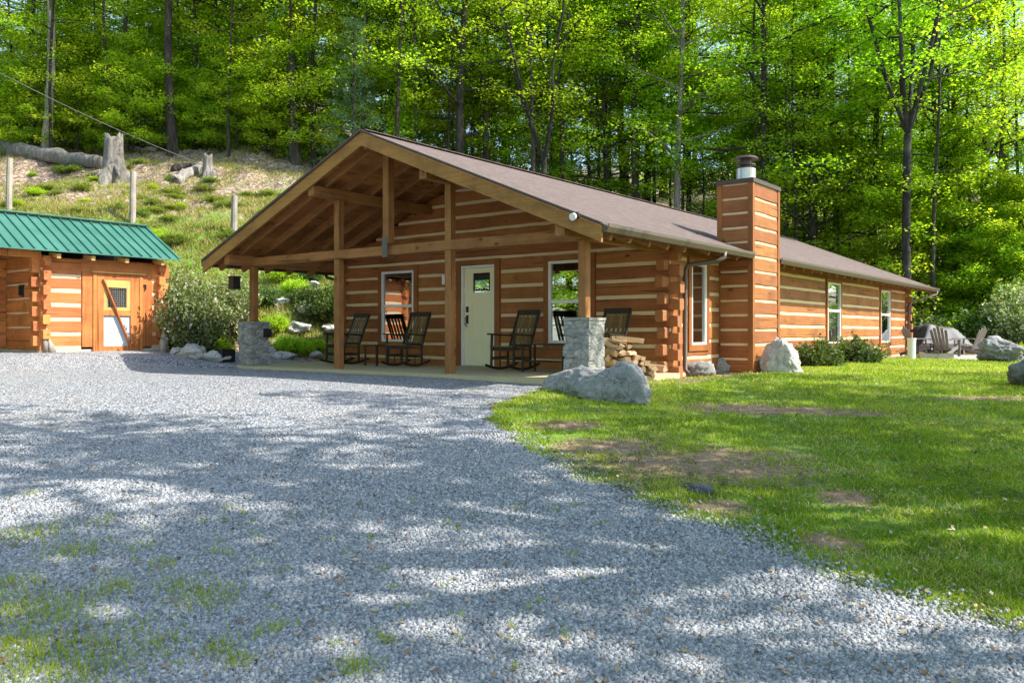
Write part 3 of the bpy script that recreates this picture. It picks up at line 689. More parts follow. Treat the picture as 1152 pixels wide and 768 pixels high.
k.bb(gx0+.02, gx0+.032, yf+.006, yf+.015, gz0+.05, gz1-.15); k.bb(gx1-.032, gx1-.02, yf+.006, yf+.015, gz0+.05, gz1-.15)
for q in range(5): k.bb(gx0+.07+.07*q, gx0+.10+.07*q, yf+.006, yf+.015, gz0+.05, gz0+.05+.02*(1+q % 2))
k.bb(gx0+.02, gx1-.02, yf+.006, yf+.015, gz0+.03, gz0+.05)
k.build('glass_caming', M['black'], dr_)
k = HB(); k.bb(gx0, gx1, yf+.032, yf+.036, gz0, gz1); k.build('glass_lining', M['curtain'], dr_)
k = HB(); hx = xa+.075; k.bb(hx-.03, hx+.03, yf-.02, yf-.001, 1.12, 1.24); k.bb(hx-.025, hx+.025, yf-.02, yf-.001, .88, 1.06)
k.tube([(hx, yf-.02, 1.02), (hx, yf-.07, 1.0), (hx, yf-.07, .86), (hx, yf-.02, .82)], .011, 8); k.build('door_handle', M['black'], dr_)
t = HB(); t.bb(x0-.135, x0-.003, D-.035, D+.05, 0, 2.2); t.bb(x1+.003, x1+.135, D-.035, D+.05, 0, 2.2); t.bb(x0-.003, x1+.003, D-.033, D+.05, zt+.003, 2.2); t.build('door_trim', M['trimz'], dr_)
t = HB(); t.bb(x0, x1, D-.06, D+.05, .001, .018); t.build('threshold', M['galv'], dr_)
k = HB(); k.box((-.95, D-.05, 1.82), (.08, .09, .2)); k.build('wall_light', M['white'], house)
k = HB(); q = onx = None; k.tube([(3.55, -A_-.05, zroof(4.3)-.16), (3.55, -A_-.13, zroof(4.3)-.18)], [.045, .055], 12); k.v = [v+np.array([.95, 0, .03]) for v in k.v]
k.build('floodlight', M['white'], house)
k = HB(); k.box((4.50, -A_-.06, 2.36), (.11, .05, .09)); k.build('floodlight_housing', M['black'], house)
# chimney
chm = bpy.data.objects.new('chimney', None); COL.objects.link(chm); chm.parent = house
X0, X1 = WR, WR+CP; core = HB(); core.bb(X0+.02, X1-.02, CY1+.02, CY2-.02, -.35, ZT-.03); core.build('chimney_chinking', M['chink'], chm)
zc = [.19+.2795*k for k in range(13)]; zc = [.19-.2795, .19-.2795*2]+zc; zc = sorted(zc)
for ax in (0, 1):
    lg = HB()
    for i, z in enumerate(zc):
        zb = z+.024; zt_ = (zc[i+1]-.024) if i+1 < len(zc) else ZT-.04
        if zt_-zb < .05: continue
        if ax == 0:
            for c, o in ((CY1, -1), (CY2, 1)): hexlog(lg, 0, c-o*.002, o, 0, ((X0-.05*0+.0, X0), (X1-.09, X1-.09)), zb, zt_, .012)
        else:
            hexlog(lg, 1, X1-.002, 1, 0, ((CY1+.09, CY1+.09), (CY2-.09, CY2-.09)), zb, zt_, .012)
    lg.build('chimney_logs', M['log_x' if ax == 0 else 'log_y'], chm)
cb = HB()
for (xa_, xb_, ya, yb) in ((X1-.088, X1+.012, CY1-.012, CY1+.088), (X1-.088, X1+.012, CY2-.088, CY2+.012), (X0-.04, X0+.06, CY1-.012, CY1+.088)): cb.bb(xa_, xb_, ya, yb, -.2 if xa_ > X0 else 2.3, ZT-.05)
cb.build('corner_board', M['trimz'], chm)
cb = HB(); cb.bb(X0-.06, X1+.03, CY1-.03, CY2+.03, ZT-.048, ZT+.03); cb.build('chimney_cap', M['capmetal'], chm)
fx, fy = 4.56, 5.3
fl = HB(); fl.lathe((fx, fy, ZT+.03), [(.19, 0), (.19, .31), (.17, .32)], 24); flo = fl.build('flue_pipe', M['galv'], chm, smooth=False)
fl = HB(); fl.lathe((fx, fy, ZT+.03), [(.11, .30), (.11, .50)], 16); fl.lathe((fx, fy, ZT+.03), [(.19, .38), (.19, .40)], 24); fl.lathe((fx, fy, ZT+.03), [(.235, .50), (.235, .52), (.2, .55), (.08, .57)], 24)
fl.build('flue_cap', M['capmetal'], flo)

# ------------------------------------------------------------------ shed
SX, SY0, SY1 = -7.604, -2.856, -.12; SZ = .24
shed = empty('log_shed', (0, 0, 0), 'small orange log shed with green metal roof and braced door', 'shed')
zz = [SZ+.12, SZ+.12+.31, SZ+.12+.62, SZ+.12+.93, SZ+.12+1.24, SZ+.12+1.55]; zend = 2.34
dops = [(-2.0, -.38, -1, 2.03)]
lg = HB(); ck = HB(); lx = HB(); cx_ = HB()
for i, z in enumerate(zz):
    zb, zt_ = z+.025, (zz[i+1] if i+1 < len(zz) else zend)-.025
    fillers(lg, 1, SX, 1, zb, zt_, dops)
    for s0, s1 in cut(SY0, SY1, zb, zt_, dops): hexlog(lg, 1, SX, 1, RS.uniform(-.008, .008), ((s0, s0), (s1, s1)), zb+.012, zt_-.012)
    for s0, s1 in cut(SY0, SY1, z-.025, z+.025, dops): ck.bb(SX-.05, SX-.010, s0, s1, z-.045, z+.045)
    z2 = z+.14; zb2, zt2 = z2+.02, min(z2+.31-.02, zend+.15)
    wop = [(-8.62, -8.38, 1.52, 1.72)]
    for s0, s1 in cut(-9.9, SX, zb2, zt2, wop): hexlog(lx, 0, SY0, -1, RS.uniform(-.008, .008), ((s0, s0), (s1, s1)), zb2, zt2)
    if z2 > .8: cx_.bb(-9.9, SX, SY0+.014, SY0+.05, z2-.026, z2+.026)
    hexlog(lx, 0, SY1, 1, 0, ((-9.9, -9.9), (SX, SX)), zb2, zt2); cx_.bb(-9.9, SX, SY1-.05, SY1-.014, z2-.026, z2+.026)
hexlog(lx, 0, SY0, -1, 0, ((-9.9, -9.9), (SX, SX)), zz[0]-.04, zz[0]+.158)
lg.build('log_wall', M['shed_y'], shed); ck.build('chinking', M['chink'], shed); lx.build('side_log_wall', M['shed_x'], shed); cx_.build('side_chinking', M['chink'], shed)
ib = HB(); ib.bb(-9.95, -9.9, SY0, SY1, SZ, 3.0); ib.bb(-9.9, SX-.1, SY0+.1, SY1-.1, SZ, SZ+.05); ib.build('back_wall', M['interior'], shed)
ce = HB()
for (yy, oy) in ((SY0, -1), (SY1, 1)):
    for i, z in enumerate(zz):
        zb, zt_ = z+.03, (zz[i+1] if i+1 < len(zz) else zend)-.03; l_ = RS.uniform(.12, .17)
        ce.bar((SX-.085, yy, (zb+zt_)/2), (SX-.085, yy+oy*l_, (zb+zt_)/2), .15, zt_-zb-.03, ch=.02)
        zb, zt_ = zb+.15, min(zt_+.15, zend); 
        ce.bar((SX, yy-oy*.085, (zb+zt_)/2), (SX+l_, yy-oy*.085, (zb+zt_)/2), .15, zt_-zb-.05, ch=.02)
ce.build('corner_log_ends', M['shed_x'], shed)
ft = HB(); ft.bb(SX-.14, SX-.02, SY0, SY1, .0, SZ+.088); ft.bb(-9.9, SX, SY0+.02, SY0+.12, 0, SZ+.085); ft.bb(-9.9, SX, SY1-.12, SY1-.02, 0, SZ+.085); ft.build('footing', M['footing'], shed)
# gable triangles + frame
gx = HB()
for yy in (SY0+.05, SY1-.05): gx.add([(SX, yy-.04, 2.26), (-9.9, yy-.04, 2.26), (-8.7, yy-.04, 3.1), (SX, yy+.04, 2.26), (-9.9, yy+.04, 2.26), (-8.7, yy+.04, 3.1)], [(0, 1, 2), (5, 4, 3), (0, 3, 4, 1), (1, 4, 5, 2), (2, 5, 3, 0)])
gx.build('gable_board', M['shed_x'], shed)
# roof: eave X=-7.2 z 2.42 ; ridge X=-8.75 z 3.3
def mroof():
    m, nt, b = mat('green_metal_roofing'); v = coords(nt)
    n1 = noise_t(nt, v, 1.2, 5, .6); c = ramp(nt, n1, [(.3, (.03, .125, .095)), (.7, (.06, .19, .15))])
    nt.links.new(c, b.inputs['Base Color']); b.inputs['Roughness'].default_value = .38; b.inputs['Specular IOR Level'].default_value = .6; return m
M['mroof'] = mroof()
ex, ez, rx, rz = -7.18, 2.41, -8.75, 3.30; ry0, ry1 = -6.2, .08
rf = HB()
def slab(mb, p, q, y0, y1, t):
    V = [(p[0], y0, p[1]), (q[0], y0, q[1]), (q[0], y1, q[1]), (p[0], y1, p[1])]; V += [(a, b, c-t) for a, b, c in V]
    mb.add(V, [(0, 1, 2, 3), (7, 6, 5, 4), (0, 4, 5, 1), (1, 5, 6, 2), (2, 6, 7, 3), (3, 7, 4, 0)])
slab(rf, (rx, rz), (ex, ez), ry0, ry1, .02); slab(rf, (-10.35, 2.39), (rx, rz), ry0, ry1, .02)
y = ry0+.1
while y < ry1:
    rf.bar((rx+.03, y, rz+.004), (ex+.0, y, ez+.02), .028, .035, ch=.008); y += .2285
rf.bar((rx, ry0, rz+.03), (rx, ry1, rz+.03), .22, .03); rf.bar((rx+.02, ry1-.01, rz), (ex, ry1-.01, ez), .05, .07)
rf.build('metal_roof', M['mroof'], shed)
for y in (-5.4, -4.0, -2.62, -1.9, -1.15, -.3):
    t = HB(); t.bar((SX-.05, y, 2.37), (ex-.08, y, 2.31), .08, .1); t.build('rafter_tail', M['pale_wood'], shed)
lg = HB(); ck = HB()
for i, z in enumerate(zz):
    zb, zt_ = z+.025, (zz[i+1] if i+1 < len(zz) else zend)-.025
    hexlog(lg, 1, -9.25, 1, 0, ((-6.0, -6.0), (SY0-.02, SY0-.02)), zb, zt_)
lg.build('bay_log_wall', M['shed_y'], shed)
pb = HB(); pb.bar((SX+.0, -6.0, .1), (SX+.0, -6.0, 2.3), .14, .14, up=(0, 1, 0)); pb.bar((SX, -6.0, 2.34), (SX, SY0, 2.34), .12, .14); pb.build('bay_post', M['shed_z'], shed)
wf = HB(); wy = SY0
for (a, b_, c, d_) in ((-8.62, -8.59, 1.52, 1.72), (-8.41, -8.38, 1.52, 1.72), (-8.62, -8.38, 1.70, 1.73), (-8.62, -8.38, 1.51, 1.535)): wf.bb(a, b_, wy-.02, wy+.06, c, d_)
wf.build('window_frame', M['interior'], shed)
# door
sdr = bpy.data.objects.new('door', None); COL.objects.link(sdr); sdr.parent = shed
f = HB(); z0 = SZ-.06
f.bb(SX-.05, SX+.02, -1.99, -1.76, z0+.2, 2.06); f.bb(SX-.05, SX+.02, -.62, -.39, z0+.2, 2.06)       # wide casings
f.bb(SX-.05, SX+.045, -1.76, -1.68, z0, 2.02); f.bb(SX-.05, SX+.045, -.70, -.62, z0, 2.02); f.bb(SX-.05, SX+.045, -1.68, -.70, 1.96, 2.02); f.bb(SX-.05, SX+.06, -1.76, -.62, z0-.03, z0+.06)
f.build('door_casing', M['shed_z'], sdr)
f = HB(); f.bb(SX-.05, SX+.09, -1.80, -.58, 2.022, 2.05); f.build('door_head', M['pale_wood'], sdr)
f = HB(); a0, a1, b0, b1 = -1.67, -.71, z0+.07, 1.95; ps = SX+.0
f.bb(ps, ps+.04, a0, a0+.14, b0, b1); f.bb(ps, ps+.04, a1-.2, a1, b0, b1); f.bb(ps, ps+.04, a0+.14, a1-.2, b0, b0+.14); f.bb(ps, ps+.04, a0+.14, a1-.2, 1.08, 1.2); f.bb(ps, ps+.04, a0+.14, a1-.2, b1-.06, b1)
f.build('door_leaf', M['shed_z'], sdr)
f = HB(); f.bar((ps+.055, a0+.12, b1-.06), (ps+.055, a1-.22, b0+.14), .03, .09, up=(1, 0, 0)); 
f.v = [v for v in f.v]; f.build('door_brace', M['shed_z'], sdr)
ya, yb = a0+.14, a1-.2
f = HB(); f.bb(ps+.005, ps+.03, ya, ya+.09, 1.2, b1-.06); f.bb(ps+.005, ps+.03, yb-.09, yb, 1.2, b1-.06); f.bb(ps+.005, ps+.03, ya+.09, yb-.09, b1-.24, b1-.06); f.bb(ps+.005, ps+.03, ya+.09, yb-.09, 1.2, 1.26); f.build('hatch_frame', M['pale_wood'], sdr)
f = HB()
for q in np.arange(ya+.12, yb-.09, .05): f.tube([(ps+.015, q, 1.26), (ps+.015, q, b1-.24)], .003, 4)
for q in np.arange(1.28, b1-.24, .05): f.tube([(ps+.015, ya+.09, q), (ps+.015, yb-.09, q)], .003, 4)
f.build('wire_grid', M['galv'], sdr)
f = HB(); f.bb(ps-.03, ps-.02, ya, yb, 1.2, b1-.06); f.build('hatch_dark_sheet', M['interior'], sdr)  # near-black sheet stands in for the shade inside the open hatch
M['panel'] = plain('frosted_panel', (.50, .56, .62), .25, var=.18, scale=3, bstr=.05)
f = HB(); f.tube([(ps+.012, ya, .70), (ps+.012, yb, .70)], .003, 4); f.tube([(ps+.012, ya+.2, b0+.14), (ps+.012, ya+.2, 1.08)], .003, 4); f.build('panel_wire', M['galv'], sdr)
f = HB(); f.bb(ps-.02, ps+.0, ya, yb, b0+.14, 1.08); f.build('panel', M['panel'], sdr)
f = HB(); f.bb(ps+.04, ps+.06, a1+.1, a1+.16, 1.78, 1.81); f.bb(ps+.04, ps+.06, a1+.14, a1+.16, 1.68, 1.8); f.build('door_hook', M['black'], sdr)

# ------------------------------------------------------------------ rocks
def rock_mesh(name, size, mt, seed, sub=4, amp=.25, cuts=7, fr_=1.2, fine=.085, taper=0):
    import bmesh
    bm = bmesh.new(); bmesh.ops.create_icosphere(bm, subdivisions=sub, radius=1)
    rs = np.random.RandomState(seed); pl = [(lambda n: n/np.linalg.norm(n))(rs.randn(3)) for _ in range(cuts)]; dk_ = rs.uniform(.55, .85, cuts)
    for v in bm.verts:
        p = np.array(v.co)
        for n, k_ in zip(pl, dk_):
            t = p@n-k_
            if t > 0: p = p-n*t*.92
        q = Vector(p)*fr_+Vector((seed*3.1, seed*1.7, 0))
        f1 = noise.fractal(q, 1, 2, 4); f2 = noise.fractal(q*4, .8, 2, 3)
        p = p*(1+amp*f1+fine*f2)
        k_ = 1-taper*(p[2]+.9)/1.9; v.co = Vector(p*np.array(size)*np.array([k_, k_, 1]))
    me = bpy.data.meshes.new(name); bm.to_mesh(me); bm.free(); me.materials.append(mt)
    me.polygons.foreach_set('use_smooth', [True]*len(me.polygons)); return me
def rock(p, size, label, mt='rock', seed=1, rz=0, sink=.25, name='boulder', cat='boulder', group=None, **k):
    o = link(name, rock_mesh(name, size, M[mt], seed, **k)); o.location = (p[0], p[1], p[2]+size[2]*(1-sink*2)); o.rotation_euler = (0, 0, rz)
    return tag(o, label, cat, group)
def from_left_low(u, v): return at(u, v)
p = np.array([5.36, 5.0, -.17]); rock(p, (.50, .5, .56), 'tall white pointed boulder standing against the chimney base', 'rockw', 5, .4, .16, cuts=8, amp=.2, sub=5, taper=.72)
p = at(811, 420); rock(p, (.25, .27, .25), 'small blue-grey boulder just left of the chimney base', 'rock', 8, .2, .2)
p = at(784, 423); rock(p, (.36, .24, .19), 'low flat mossy boulder under the narrow side window', 'rockm', 9, .9, .2)
p = at(741, 419); rock(p, (.28, .2, .08), 'flat grey stone at the foot of the downspout', 'rock', 12, .3, .2)
# long sculpted boulder in front of the right pier
def long_boulder():
    pl = at(617, 436); pr_ = at(728, 456); ctr = (pl+pr_)/2; ax = pr_-pl; ln = np.linalg.norm(ax[:2]); ang = math.atan2(ax[1], ax[0])
    import bmesh
    bm = bmesh.new(); bmesh.ops.create_icosphere(bm, subdivisions=5, radius=1)
    for v in bm.verts:
        t = v.co.x                                     # -1 .. 1 along the stone
        if t < -.72: h = .26*(1-((-.72-t)/.28)**1.3*.6)
        elif t < .35: h = np.interp(t, [-.72, -.2, .1, .35], [.26, .24, .23, .25])
        else: h = np.interp(t, [.35, .62, .8, 1.0], [.25, .42, .50, .38])
        wy = .30+.06*math.sin(t*5)
        q = Vector((t*1.3, v.co.y*1.1, v.co.z*1.1)); f = noise.fractal(q*1.6+Vector((5, 1, 2)), 1, 2, 4); g_ = noise.fractal(q*6, .8, 2, 3)
        s_ = 1+.15*f+.10*g_
        v.co = Vector((t*ln/2*(1+.08*f), v.co.y*wy*s_, (v.co.z*h if v.co.z > 0 else v.co.z*.2)*s_*1.35))
    me = bpy.data.meshes.new('boulder'); bm.to_mesh(me); bm.free(); me.materials.append(M['rock']); me.polygons.foreach_set('use_smooth', [True]*len(me.polygons))
    o = link('boulder', me); o.location = (ctr[0], ctr[1], ctr[2]+.05); o.rotation_euler = (0, 0, ang)
    tag(o, 'long low grey boulder with raised right end in front of the right stone pier', 'boulder')
long_boulder()
p = at(1128, 407); rock(p, (.52, .4, .34), 'large grey boulder with overhanging top at the forest edge', 'rockm', 24, .2, .2, sub=5, amp=.4, cuts=3)
p2 = p+np.array([-.2, -.1, .36]); rock(p2, (.36, .3, .22), 'rounded grey boulder resting on the large forest-edge boulder', 'rock', 26, .5, .3, cuts=3)
p = at(1160, 434); rock(p, (.34, .32, .26), 'dark mossy boulder at the right edge of the lawn', 'rockm', 23, 0, .2)
p = at(788, 557); rock(p, (.1, .07, .05), 'small blue-grey stone lying on the worn lawn patch', 'slate', 31, .5, .2, name='stone', cat='stone', sub=3)
p = at(776, 549); rock(p, (.05, .04, .025), 'tiny dark stone beside the blue-grey lawn stone', 'slate', 32, .5, .2, name='stone', cat='stone', sub=3)
for i, (u, v, s3, lb) in enumerate([(215, 402, (.42, .3, .19), 'large white rock leftmost beside the shed'), (243, 406, (.36, .24, .15), 'pale angular rock left of the black planter'), (322, 404, (.34, .22, .13), 'flat pale rock right of the left stone pier'), (304, 402, (.16, .14, .16), 'small white rock close behind the left stone pier'), (198, 399, (.15, .14, .12), 'small tan rock at the shed corner'), (355, 402, (.2, .2, .1), 'small rock half hidden behind the porch post')]):
    rock(at(u, v), s3, lb, 'rockw', 40+i, i*.7, .22, name='rock', cat='rock', group='pale rocks at the foot of the bank')
rs2 = random.Random(5)
for i, (u, v, s_) in enumerate([(345, 350, .5), (318, 342, .3), (365, 335, .35), (335, 372, .4), (232, 372, .25), (372, 372, .3), (352, 322, .28)]):
    rock(at(u, v), (s_, s_*.7, s_*.4), ('grey outcrop rock on the steep bank behind the porch, '+['centre of the gap', 'upper left', 'right side', 'below the centre', 'left of the pier', 'lower right', 'highest'][i]), 'rockw', 60+i, i, .3, name='bank_rock', cat='rock', group='outcrop rocks on the bank', amp=.35)
for i, (u, v, lb) in enumerate([(3, 516, 'flat brown stone at the left edge of the driveway'), (29, 520, 'flat brown stone between two others on the driveway'), (62, 525, 'flat brown stone, rightmost of the three on the driveway')]):
    rock(at(u, v), (.09, .07, .02), lb, 'flatst' if False else 'rockm', 70+i, i, .2, name='flat_stone', cat='stone', group='flat brown stones on the driveway', sub=3)
# driftwood and grey root beside shed
def limb(name, pts, rad, mt, label, cat, n=10, parent=None):
    mb = HB(); mb.tube(pts, rad, n); o = mb.build(name, mt, parent, smooth=True)
    if label: tag(o, label, cat)
    return o
b0 = at(52, 397)
dw = empty('driftwood', tuple(b0), 'bleached driftwood stump leaning against the shed corner', 'driftwood')
for q in ([(0, 0, .0), (.02, -.03, .25), (-.03, 0, .42), (-.02, .02, .52)], [(.08, .08, 0), (.05, .05, .2), (.0, .03, .4)], [(0, .15, .0), (.05, .1, .15), (.0, .05, .3)]):
    mb = HB(); mb.tube([(a, b_, c) for a, b_, c in q], np.linspace(.06, .02, len(q)), 8); mb.build('branch', M['greywoodz'], dw, smooth=True)
p = at(184, 396); limb('bent_driftwood', [p+np.array(q) for q in ((.0, -.02, -.05), (.02, 0, .2), (.0, .05, .4), (-.1, .1, .52), (-.22, .12, .55))], [.09, .1, .09, .07, .04], M['greywoodz'], 'curved grey driftwood piece at the shed right corner', 'driftwood')
# black planter and hanging lantern
p = at(253, 407); pl = empty('planter', tuple(p), 'small black square planter beside the left stone pier', 'planter')
mb = HB()
for sx, sy, a, b_ in ((-.15, 0, .02, .3), (.15, 0, .02, .3), (0, -.15, .32, .02), (0, .15, .32, .02)): mb.box((sx, sy, .14), (a, b_, .28))
mb.build('pot', M['black'], pl); mb = HB(); mb.box((0, 0, .2), (.28, .28, .02)); mb.build('soil', M['interior'], pl)
lp = np.array([-4.2, -.45, 1.62]); ln = empty('lantern', tuple(lp), 'dark box-shaped lantern hanging from the left porch eave', 'lantern')
mb = HB(); mb.bb(-.09, .09, -.09, .09, -.02, .02); mb.bb(-.1, .1, -.1, .1, .22, .25); mb.bb(-.085, .085, -.085, .085, .02, .22); mb.build('lantern_body', M['black'], ln)
mb = HB(); mb.tube([(0, 0, .25), (0, 0, .60)], .004, 5); mb.build('hanging_wire', M['black'], ln)

# ------------------------------------------------------------------ rocking chairs and tables
def make_rocker(label):
    t = empty('rocking_chair', (0, 0, 0), label, 'rocking chair', 'rocking chairs on the porch')
    for sx in (-.27, .27):
        mb = HB(); th = np.linspace(-.42, .46, 9); pts = [(sx, y, .035+.42*y*y) for y in th]
        for a, b_ in zip(pts[:-1], pts[1:]): mb.bar(a, b_, .04, .045)
        mb.build('rocker', M['chair'], t)
        mb = HB(); mb.bar((sx, -.27, .06), (sx, -.25, .66), .042, .042, up=(0, 1, 0)); mb.build('leg', M['chair'], t)
        mb = HB(); mb.bar((sx, .20, .06), (sx, .19, .42), .042, .042, up=(0, 1, 0)); mb.build('leg', M['chair'], t)
        mb = HB(); mb.bar((sx*1.06, -.33, .67), (sx*1.0, .27, .64), .075, .028, up=(0, 0, 1)); mb.build('armrest', M['chair'], t)
        mb = HB(); mb.bar((sx, -.25, .24), (sx, .19, .24), .025, .03); mb.bar((sx, -.02, .05), (sx, -.02, .24), .02, .02, up=(0, 1, 0)); mb.build('stretcher', M['chair'], t)
    mb = HB(); mb.bar((-.27, -.26, .22), (.27, -.26, .22), .025, .035); mb.bar((-.27, .19, .2), (.27, .19, .2), .025, .035); mb.bar((-.27, -.27, .40), (.27, -.27, .40), .03, .07); mb.build('cross_rail', M['chair'], t)
    st = HB()
    for k in range(7):
        y = -.28+.075*k; st.bar((-.27, y, .445-.06*k/6), (.27, y, .445-.06*k/6), .065, .02)
    st.build('seat', M['slat'], t)
    br = HB(); bk = lambda h: (.20+.30*h, .40+.70*h)           # (y, z) up the leaning back
    y0, z0 = bk(0); y1, z1 = bk(1)
    for sx in (-.25, .25): br.bar((sx, y0, z0-.03), (sx, y1, z1), .04, .045, up=(0, 1, 0))
    bo = br.build('back_frame', M['chair'], t)
    tr = HB(); tr.bar((-.27, y1-.01, z1-.03), (.27, y1-.01, z1-.03), .03, .11); tr.bar((-.25, *bk(.08)), (.25, *bk(.08)), .03, .05); tr.build('back_rail', M['chair'], bo)
    sl_ = HB()
    for k in range(5):
        x = -.18+.09*k; ya, za = bk(.1); yb, zb = bk(.9); sl_.bar((x, ya, za), (x*1.05, yb, zb), .055, .014, up=(0, 1, 0))
    sl_.build('back_slats', M['slat'], bo)
    return t
rk = [(-3.05, 1.35, -.08, 'dark rocking chair half hidden by the left tall porch post'), (-1.85, 1.15, .08, 'dark rocking chair in front of the left porch window'),
      (1.45, 1.15, -.05, 'dark rocking chair between the cream door and the right porch window'), (3.55, 1.55, .0, 'dark rocking chair mostly hidden behind the right stone pier')]
def onplane(u, v, z=0.): r_ = ray(u, v); t = (z-CAM[2])/r_[2]; return CAM+t*r_
def ony(u, y): r_ = ray(u, 400); return (CAM+r_*(y-CAM[1])/r_[1])[0]
for u, y, i in ((387, 1.55, 0), (456, 1.45, 1), (576, 1.45, 2)): rk[i] = (ony(u, y), y, rk[i][2], rk[i][3])
proto = make_rocker(rk[0][3])
for i, (x, y, a, lb) in enumerate(rk):
    o = proto if i == 0 else copy_tree(proto)
    o.location = (x, y, .002); o.rotation_euler = (0, 0, a); o['label'] = lb
def side_table(x, y, wx, wy, h, label, shelf=False, rz=0):
    t = empty('side_table', (x, y, .001), label, 'side table', rz=rz)
    mb = HB(); n = 5
    for k in range(n): mb.bb(-wx/2, wx/2, -wy/2+wy*k/n, -wy/2+wy*(k+1)/n-.008, h-.022, h)
    mb.build('table_top', M['chair'], t)
    for sx in (-1, 1):
        for sy in (-1, 1):
            mb = HB(); mb.bar((sx*(wx/2-.04), sy*(wy/2-.04), 0), (sx*(wx/2-.04), sy*(wy/2-.04), h-.022), .035, .035, up=(0, 1, 0)); mb.build('leg', M['chair'], t)
    if shelf: mb = HB(); mb.bb(-wx/2+.06, wx/2-.06, -wy/2+.05, wy/2-.05, h*.36, h*.36+.02); mb.build('shelf', M['chair'], t)
    return t
side_table(ony(424, 1.5), 1.5, .42, .42, .44, 'small dark side table between the two left rocking chairs')
side_table(2.55, 1.35, .95, .45, .5, 'long dark porch table between the right rocking chairs', True)

# ------------------------------------------------------------------ firewood
def split_log(seed):
    rs = random.Random(seed); L_ = rs.uniform(.34, .42); n = 5; r_ = rs.uniform(.07, .1)
    a0 = rs.uniform(0, 6.28); span = rs.uniform(1.2, 2.4)
    prof = [(0, 0)]+[(r_*math.cos(a0+span*k/n)*rs.uniform(.92, 1.05), r_*math.sin(a0+span*k/n)*rs.uniform(.92, 1.05)) for k in range(n+1)]
    m = len(prof); mx = sum(q[0] for q in prof)/m; mz = sum(q[1] for q in prof)/m
    V = [(x_, q[0]-mx, q[1]-mz) for x_ in (-L_/2, L_/2) for q in prof]
    return V, [[i, (i+1) % m, m+(i+1) % m, m+i] for i in range(m)]+[list(range(m))[::-1], list(range(m, 2*m))]
protos = []
for s_ in range(8):
    mb = HB(); V, F = split_log(s_); mb.add(V, F)
    me = bpy.data.meshes.new('split_log'); me.from_pydata([tuple(map(float, v)) for v in V], [], F); me.materials.append(M['split']); protos.append(me)
# pile lies beside the right pier, long axis of each piece roughly towards the camera
base = onplane(697, 424, -.03); rr2 = random.Random(3)
ax_ = np.array([cY, sY, 0])                              # along the pile
cnt = 0
colh = [6, 6, 6, 5, 4, 3, 2]
for c_, h_ in enumerate(colh):
    for k_ in range(h_):
        for b_ in range(1):
            o = link('split_log', protos[rr2.randrange(8)])
            q = base+ax_*(-.18+.125*c_+rr2.uniform(-.015, .015)+(.06 if k_ % 2 else 0))
            o.location = (q[0]+rr2.uniform(-.03, .03), q[1]+rr2.uniform(-.03, .03), .03+.085*k_)
            o.rotation_euler = (rr2.uniform(0, 6.28), rr2.uniform(-.06, .06), math.radians(rr2.choice([-20, -52, -60, -75, -40])+rr2.uniform(-8, 8)))
            tag(o, 'split log, %s column of the firewood stack, %s from the bottom' % (ordinal(c_+1), ordinal(k_+1)), 'firewood', 'split firewood stacked beside the right pier'); cnt += 1
for q_, (dx, dz, rx_) in enumerate([(-.12, .56, .2), (.05, .58, -.2), (.16, .60, .1), (-.22, .52, .4)]):
    o = link('split_log', protos[q_]); q = base+ax_*dx; o.location = (q[0], q[1], dz); o.rotation_euler = (rx_, .1 if q_ < 3 else .5, YAW+rr2.uniform(-.2, .2)); o.scale = (1.15, 1, .8)
    tag(o, ('leftmost but one', 'middle', 'rightmost', 'leftmost, tilted')[q_]+' split log lying crosswise on top of the firewood stack', 'firewood', 'split firewood stacked beside the right pier')

# ------------------------------------------------------------------ patio set at the far corner
gp = at(1075, 402)
pt = HB(); 
n = 26; V = [(gp[0]-.2+2.1*math.cos(k*2*math.pi/n)*(1+.08*math.sin(3*k)), gp[1]+.2+2.6*math.sin(k*2*math.pi/n)) for k in range(n)]
V3 = [(x, y, float(terrain(x, y))+.02) for x, y in V]; pt.add(V3+[(gp[0]-.2, gp[1]+.2, float(terrain(gp[0]-.2, gp[1]+.2))+.05)], [[k, (k+1) % n, n] for k in range(n)])
M['patio'] = plain('patio_gravel', (.36, .33, .31), .9, var=.4, scale=30, bstr=.6)
tag(pt.build('patio', M['patio']), 'small gravel patio at the far cabin corner', kind='structure')
M['adir'] = wood_mat('grey_chair_boards', 2, (.12, .10, .09), (.21, .18, .16), (.29, .25, .22), .8, False, .15)
def adirondack(p, rz, label):
    t = empty('adirondack_chair', tuple(p), label, 'garden chair', 'grey garden chairs at the patio', rz)
    st = HB()
    for k in range(6): y = -.3+.1*k; st.bar((-.27, y, .38-.15*k/6*1.1), (.27, y, .38-.15*k/6*1.1), .09, .02)
    st.build('seat', M['adir'], t)
    bk_ = HB()
    for k in range(5):
        x = -.2+.1*k; hh = .62+.06*(2-abs(k-2)); bk_.bar((x*.85, .24, .2), (x*1.1, .24+hh*.42, .2+hh), .085, .02, up=(0, 1, 0))
    bk_.build('backrest', M['adir'], t)
    for sx in (-1, 1):
        mb = HB(); mb.bar((sx*.31, -.34, .54), (sx*.31, .38, .53), .12, .025); mb.build('armrest', M['adir'], t)
        mb = HB(); mb.bar((sx*.27, -.28, 0), (sx*.27, -.28, .53), .09, .03, up=(0, 1, 0)); mb.build('leg', M['adir'], t)
        mb = HB(); mb.bar((sx*.25, -.3, .33), (sx*.25, .55, .04), .03, .1, up=(0, 0, 1)); mb.build('leg', M['adir'], t)
    return t
a1 = adirondack(at(1036, 401)+np.array([0, 0, .02]), 2.2, 'grey slatted garden chair nearest the cabin corner')
